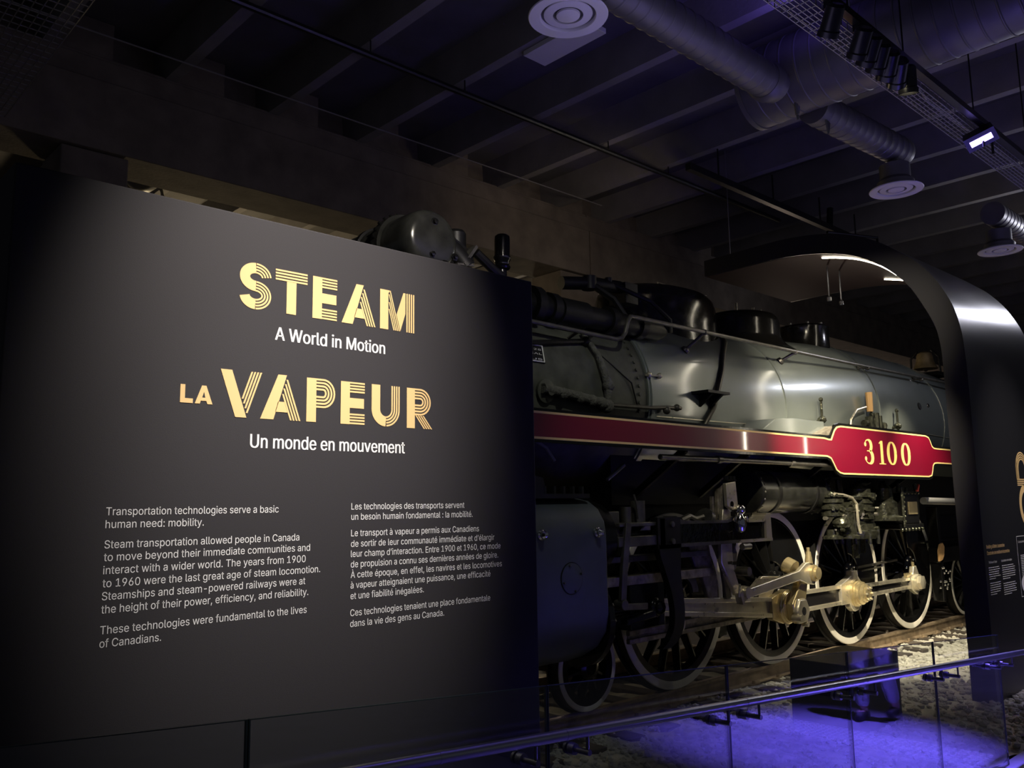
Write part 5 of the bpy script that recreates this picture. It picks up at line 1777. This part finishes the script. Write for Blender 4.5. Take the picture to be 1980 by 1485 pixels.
# lighting track with spotlights
TY = 2.62
b = MB().box(3.6, 17.2, TY - 0.03, TY + 0.03, 5.60, 5.66)
for x_ in (4.6, 6.0, 7.0, 8.6, 10.2, 11.8, 13.4):
    b.cyl((x_, TY, 5.66), (x_, TY, 7.14), 0.007, n=6)
tag(b.build('lighting_track', 'lamp_black'), 'long black lighting track carrying the row of spotlights', 'lighting track')
spots = [(5.72, (7.5, 5.2, 2.0), 'spotlight at the top end of the row apart from the rest'), (6.18, (8.3, 5.4, 2.0), 'second spotlight from the top of the row'), (6.34, (8.6, 5.5, 2.0), 'third spotlight from the top of the row'),
         (6.50, (9.0, 5.5, 2.0), 'fourth spotlight from the top of the row'), (6.68, (9.8, 5.5, 2.0), 'fifth spotlight from the top of the row'), (6.86, (10.8, 5.5, 2.0), 'dark spotlight just above the lit one'), (7.05, (8.3, 3.3, 0.0), 'lit spotlight at the lower end of the row')]


def spotlight(x_, tgt, label, lit):
    root_ = thing('spotlight', 'black track ' + label, 'spotlight', (x_, TY, 5.60), 'spotlights on the black track')
    base = Vector((x_, TY, 5.60))
    piv = base + Vector((0, 0, -0.14))
    d = (Vector(tgt) - piv).normalized()
    b_ = MB().box(x_ - 0.05, x_ + 0.05, TY - 0.03, TY + 0.03, 5.545, 5.60)
    b_.cyl(base + Vector((0, 0, -0.05)), piv, 0.012, n=8)
    b_.build('adapter', 'lamp_black', root_)
    MB().lathe([(0.05, -0.12), (0.068, -0.10), (0.07, 0.06), (0.078, 0.07), (0.078, 0.11), (0.070, 0.11), (0.066, 0.06)], piv, d, 24).build('lamp_housing', 'lamp_black', root_)
    MB().lathe([(0.0001, 0.07), (0.066, 0.075), (0.066, 0.08), (0.0001, 0.082)], piv, d, 20).build('lamp_lens', 'lamp_glow' if lit else 'chrome', root_)
    return root_


for x_, tgt, lb_ in spots:
    spotlight(x_, tgt, lb_, 'lit' in lb_.split())
root = thing('violet_floodlight', 'square floodlight glowing violet on the black lighting track', 'floodlight', (8.88, TY, 5.60))
b = MB().box(8.84, 9.02, TY - 0.06, TY + 0.06, 5.50, 5.60)
b.tube([(8.80, TY, 5.52), (8.80, TY, 5.38)], 0.012, 6)
b.tube([(9.06, TY, 5.52), (9.06, TY, 5.38)], 0.012, 6)
b.bar((8.80, TY, 5.52), (9.06, TY, 5.52), 0.03, 0.012)
b.build('mounting_yoke', 'lamp_black', root)
c0 = Vector((8.80, TY + 0.02, 5.47))
dd = Vector((-0.62, -0.30, -0.72)).normalized()
sx_ = Vector((0, 0, 1)).cross(dd).normalized()
sy_ = dd.cross(sx_)
ca_, sa_ = math.cos(0.42), math.sin(0.42)
sx_, sy_ = sx_ * ca_ + sy_ * sa_, sy_ * ca_ - sx_ * sa_
def fl(u, v, t):
    return c0 + sx_ * u + sy_ * v + dd * t
MB().hexa([fl(-0.13, -0.07, -0.10), fl(0.13, -0.07, -0.10), fl(0.13, 0.07, -0.10), fl(-0.13, 0.07, -0.10), fl(-0.14, -0.075, 0.03), fl(0.14, -0.075, 0.03), fl(0.14, 0.075, 0.03), fl(-0.14, 0.075, 0.03)]).build('lamp_housing', 'lamp_black', root)
MB().hexa([fl(-0.10, -0.03, 0.031), fl(0.10, -0.03, 0.031), fl(0.10, 0.03, 0.031), fl(-0.10, 0.03, 0.031), fl(-0.10, -0.03, 0.036), fl(0.10, -0.03, 0.036), fl(0.10, 0.03, 0.036), fl(-0.10, 0.03, 0.036)]).build('lamp_lens', 'violet_glow', root)


def tray(name, label, x0, x1, y0, y1, z, along):
    b_ = MB()
    r_ = 0.0035
    if along == 'x':
        for k in range(7):
            y = y0 + (y1 - y0) * k / 6
            b_.bar((x0, y, z), (x1, y, z), 2 * r_, 2 * r_)
        for y in (y0, y1):
            b_.bar((x0, y, z + 0.06), (x1, y, z + 0.06), 2 * r_, 2 * r_)
        k = x0
        while k < x1:
            b_.bar((k, y0, z), (k, y1, z), 2 * r_, 2 * r_)
            b_.bar((k, y0, z), (k, y0, z + 0.06), 2 * r_, 2 * r_)
            b_.bar((k, y1, z), (k, y1, z + 0.06), 2 * r_, 2 * r_)
            k += 0.10
    else:
        for k in range(9):
            x_ = x0 + (x1 - x0) * k / 8
            b_.bar((x_, y0, z), (x_, y1, z), 2 * r_, 2 * r_)
        k = y0
        while k < y1:
            b_.bar((x0, k, z), (x1, k, z), 2 * r_, 2 * r_)
            k += 0.10
    for q in (0.15, 0.85):
        if along == 'x':
            xx = x0 + (x1 - x0) * q
            b_.bar((xx, (y0 + y1) / 2, z), (xx, (y0 + y1) / 2, 7.14), 0.008, 0.008)
        else:
            yy = y0 + (y1 - y0) * q
            b_.bar(((x0 + x1) / 2, yy, z), ((x0 + x1) / 2, yy, 7.14), 0.008, 0.008)
    o_ = b_.build(name, 'tray_wire', smooth=False)
    tag(o_, label, 'cable tray')


tray('wire_cable_tray', 'wire mesh cable tray beside the row of spotlights', 5.2, 14.0, 2.72, 2.94, 5.62, 'x')
tray('wire_cable_tray', 'dim wire mesh cable tray in the upper left corner', 1.30, 1.80, 5.6, 8.8, 5.7, 'y')

# lamp hanging in the far bay
root = thing('pendant_lamp', 'dark pendant lamp hanging behind the concrete beam', 'lamp', (3.85, 11.0, 6.2))
MB().lathe([(0.19, 0), (0.20, 0.05), (0.15, 0.14), (0.10, 0.20), (0.05, 0.22), (0.02, 0.6), (0.02, 0.95)], (3.85, 11.0, 6.2), (0, 0, 1), 24).build('lamp_shade', 'lamp_black', root)
MB().lathe([(0.0001, -0.10), (0.10, -0.08), (0.17, -0.02), (0.19, 0.0)], (3.85, 11.0, 6.2), (0, 0, 1), 24).build('lamp_bowl', 'pipe_grey', root)
b = MB().tube([(4.03, 11.0, 6.25), (4.10, 11.0, 6.18), (4.12, 11.0, 6.1)], 0.02, 8)
b.build('lamp_arm', 'pipe_grey', root)

# ------------------------------------------------------------------ visitor on the ramp foot, seen in the glass
def skin_mesh(name, verts, edges, radii, m, parent, sub=2):
    me = bpy.data.meshes.new(name)
    off = Vector(parent['_w'])
    me.from_pydata([tuple(Vector(v) - off) for v in verts], edges, [])
    o_ = bpy.data.objects.new(name, me)
    C.objects.link(o_)
    o_.parent = parent
    sk_ = o_.modifiers.new('skin', 'SKIN')
    sk_.use_smooth_shade = True
    for v, r in zip(me.skin_vertices[0].data, radii):
        v.radius = (r, r) if not isinstance(r, tuple) else r
    me.skin_vertices[0].data[0].use_root = True
    s_ = o_.modifiers.new('subsurf', 'SUBSURF')
    s_.levels = sub
    s_.render_levels = sub
    me.materials.append(MATS[m])
    return o_


vx_, vy_, vz_ = 8.90, 1.27, -0.2
per = thing('person', 'visitor in pale trousers and dark shoes reflected in the glass railing', 'person', (vx_, vy_, vz_))
def Pv(dx, dy, dz):
    return (vx_ + dx, vy_ + dy, vz_ + dz)
# facing -x (towards the camera side), mid-stride
bv = [Pv(0, 0, 0.95), Pv(0, 0, 1.12), Pv(0.0, 0, 1.30), Pv(0, 0, 1.44), Pv(0, 0, 1.52), Pv(-0.02, 0, 1.62), Pv(-0.03, 0, 1.70),
      Pv(0, -0.10, 0.90), Pv(-0.08, -0.11, 0.50), Pv(-0.03, -0.11, 0.10), Pv(-0.16, -0.12, 0.04),
      Pv(0, 0.10, 0.90), Pv(0.02, 0.11, 0.50), Pv(0.20, 0.11, 0.13), Pv(0.12, 0.11, 0.04),
      Pv(0, -0.19, 1.42), Pv(0.03, -0.24, 1.15), Pv(-0.08, -0.25, 0.92), Pv(-0.12, -0.25, 0.84),
      Pv(0, 0.19, 1.42), Pv(0.05, 0.24, 1.15), Pv(0.0, 0.25, 0.91), Pv(-0.03, 0.25, 0.83)]
be_ = [(0, 1), (1, 2), (2, 3), (3, 4), (4, 5), (5, 6), (0, 7), (7, 8), (8, 9), (9, 10), (0, 11), (11, 12), (12, 13), (13, 14), (3, 15), (15, 16), (16, 17), (17, 18), (3, 19), (19, 20), (20, 21), (21, 22)]
br = [0.14, 0.13, 0.15, 0.12, 0.06, 0.085, 0.075, 0.085, 0.058, 0.042, 0.035, 0.085, 0.058, 0.042, 0.035, 0.06, 0.043, 0.032, 0.034, 0.06, 0.043, 0.032, 0.034]
# fingers rooted inside each palm
for base, ln in ((18, 1), (22, 1)):
    bx_, by_, bz_ = bv[base]
    for k in range(5):
        i0 = len(bv)
        oy = -0.03 + 0.017 * k
        l_ = (0.055, 0.075, 0.082, 0.074, 0.058)[k]
        bv += [(bx_ - 0.005, by_ + oy, bz_ - 0.035), (bx_ - 0.015, by_ + oy, bz_ - 0.035 - l_ * 0.55), (bx_ - 0.005 + (0.02 if k else -0.03), by_ + oy, bz_ - 0.035 - l_)]
        be_ += [(base, i0), (i0, i0 + 1), (i0 + 1, i0 + 2)]
        br += [0.010, 0.009, 0.007]
skin_mesh('body', bv, be_, br, 'skin', per)
skin_mesh('trousers', [Pv(0, 0, 1.02), Pv(0, 0, 0.94), Pv(0, -0.10, 0.88), Pv(-0.08, -0.11, 0.50), Pv(-0.04, -0.11, 0.12), Pv(0, 0.10, 0.88), Pv(0.02, 0.11, 0.50), Pv(0.18, 0.11, 0.16)],
          [(0, 1), (1, 2), (2, 3), (3, 4), (1, 5), (5, 6), (6, 7)], [0.155, 0.16, 0.105, 0.078, 0.062, 0.105, 0.078, 0.062], 'trouser_cloth', per)
skin_mesh('shirt', [Pv(0, 0, 0.98), Pv(0, 0, 1.12), Pv(0, 0, 1.30), Pv(0, 0, 1.43), Pv(0, 0, 1.48), Pv(0, -0.19, 1.42), Pv(0.02, -0.225, 1.22), Pv(0, 0.19, 1.42), Pv(0.04, 0.225, 1.22)],
          [(0, 1), (1, 2), (2, 3), (3, 4), (3, 5), (5, 6), (3, 7), (7, 8)], [0.165, 0.15, 0.165, 0.13, 0.075, 0.072, 0.06, 0.072, 0.06], 'shirt_cloth', per)
for dx, dy, dz in ((-0.03, -0.11, 0.0), (0.20, 0.11, 0.03)):
    skin_mesh('shoe', [Pv(dx + 0.05, dy, dz + 0.05), Pv(dx - 0.06, dy, dz + 0.05), Pv(dx - 0.17, dy, dz + 0.035)], [(0, 1), (1, 2)], [0.052, 0.055, 0.042], 'shoe_leather', per)
skin_mesh('hair', [Pv(0.02, 0, 1.66), Pv(0.0, 0, 1.73), Pv(-0.05, 0, 1.745)], [(0, 1), (1, 2)], [0.085, 0.085, 0.06], 'hair', per)
b = MB()
for dy in (-0.032, 0.032):
    MB().ball(Pv(-0.105, dy, 1.665), 0.012, 8).build('eye', 'shoe_leather', per)
b = MB().lathe([(0.016, 0), (0.012, 0.03), (0.004, 0.05)], Pv(-0.118, 0, 1.625), (0.25, 0, 1), 8)
b.build('nose', 'skin', per)

for o in bpy.data.objects:
    if '_w' in o:
        del o['_w']
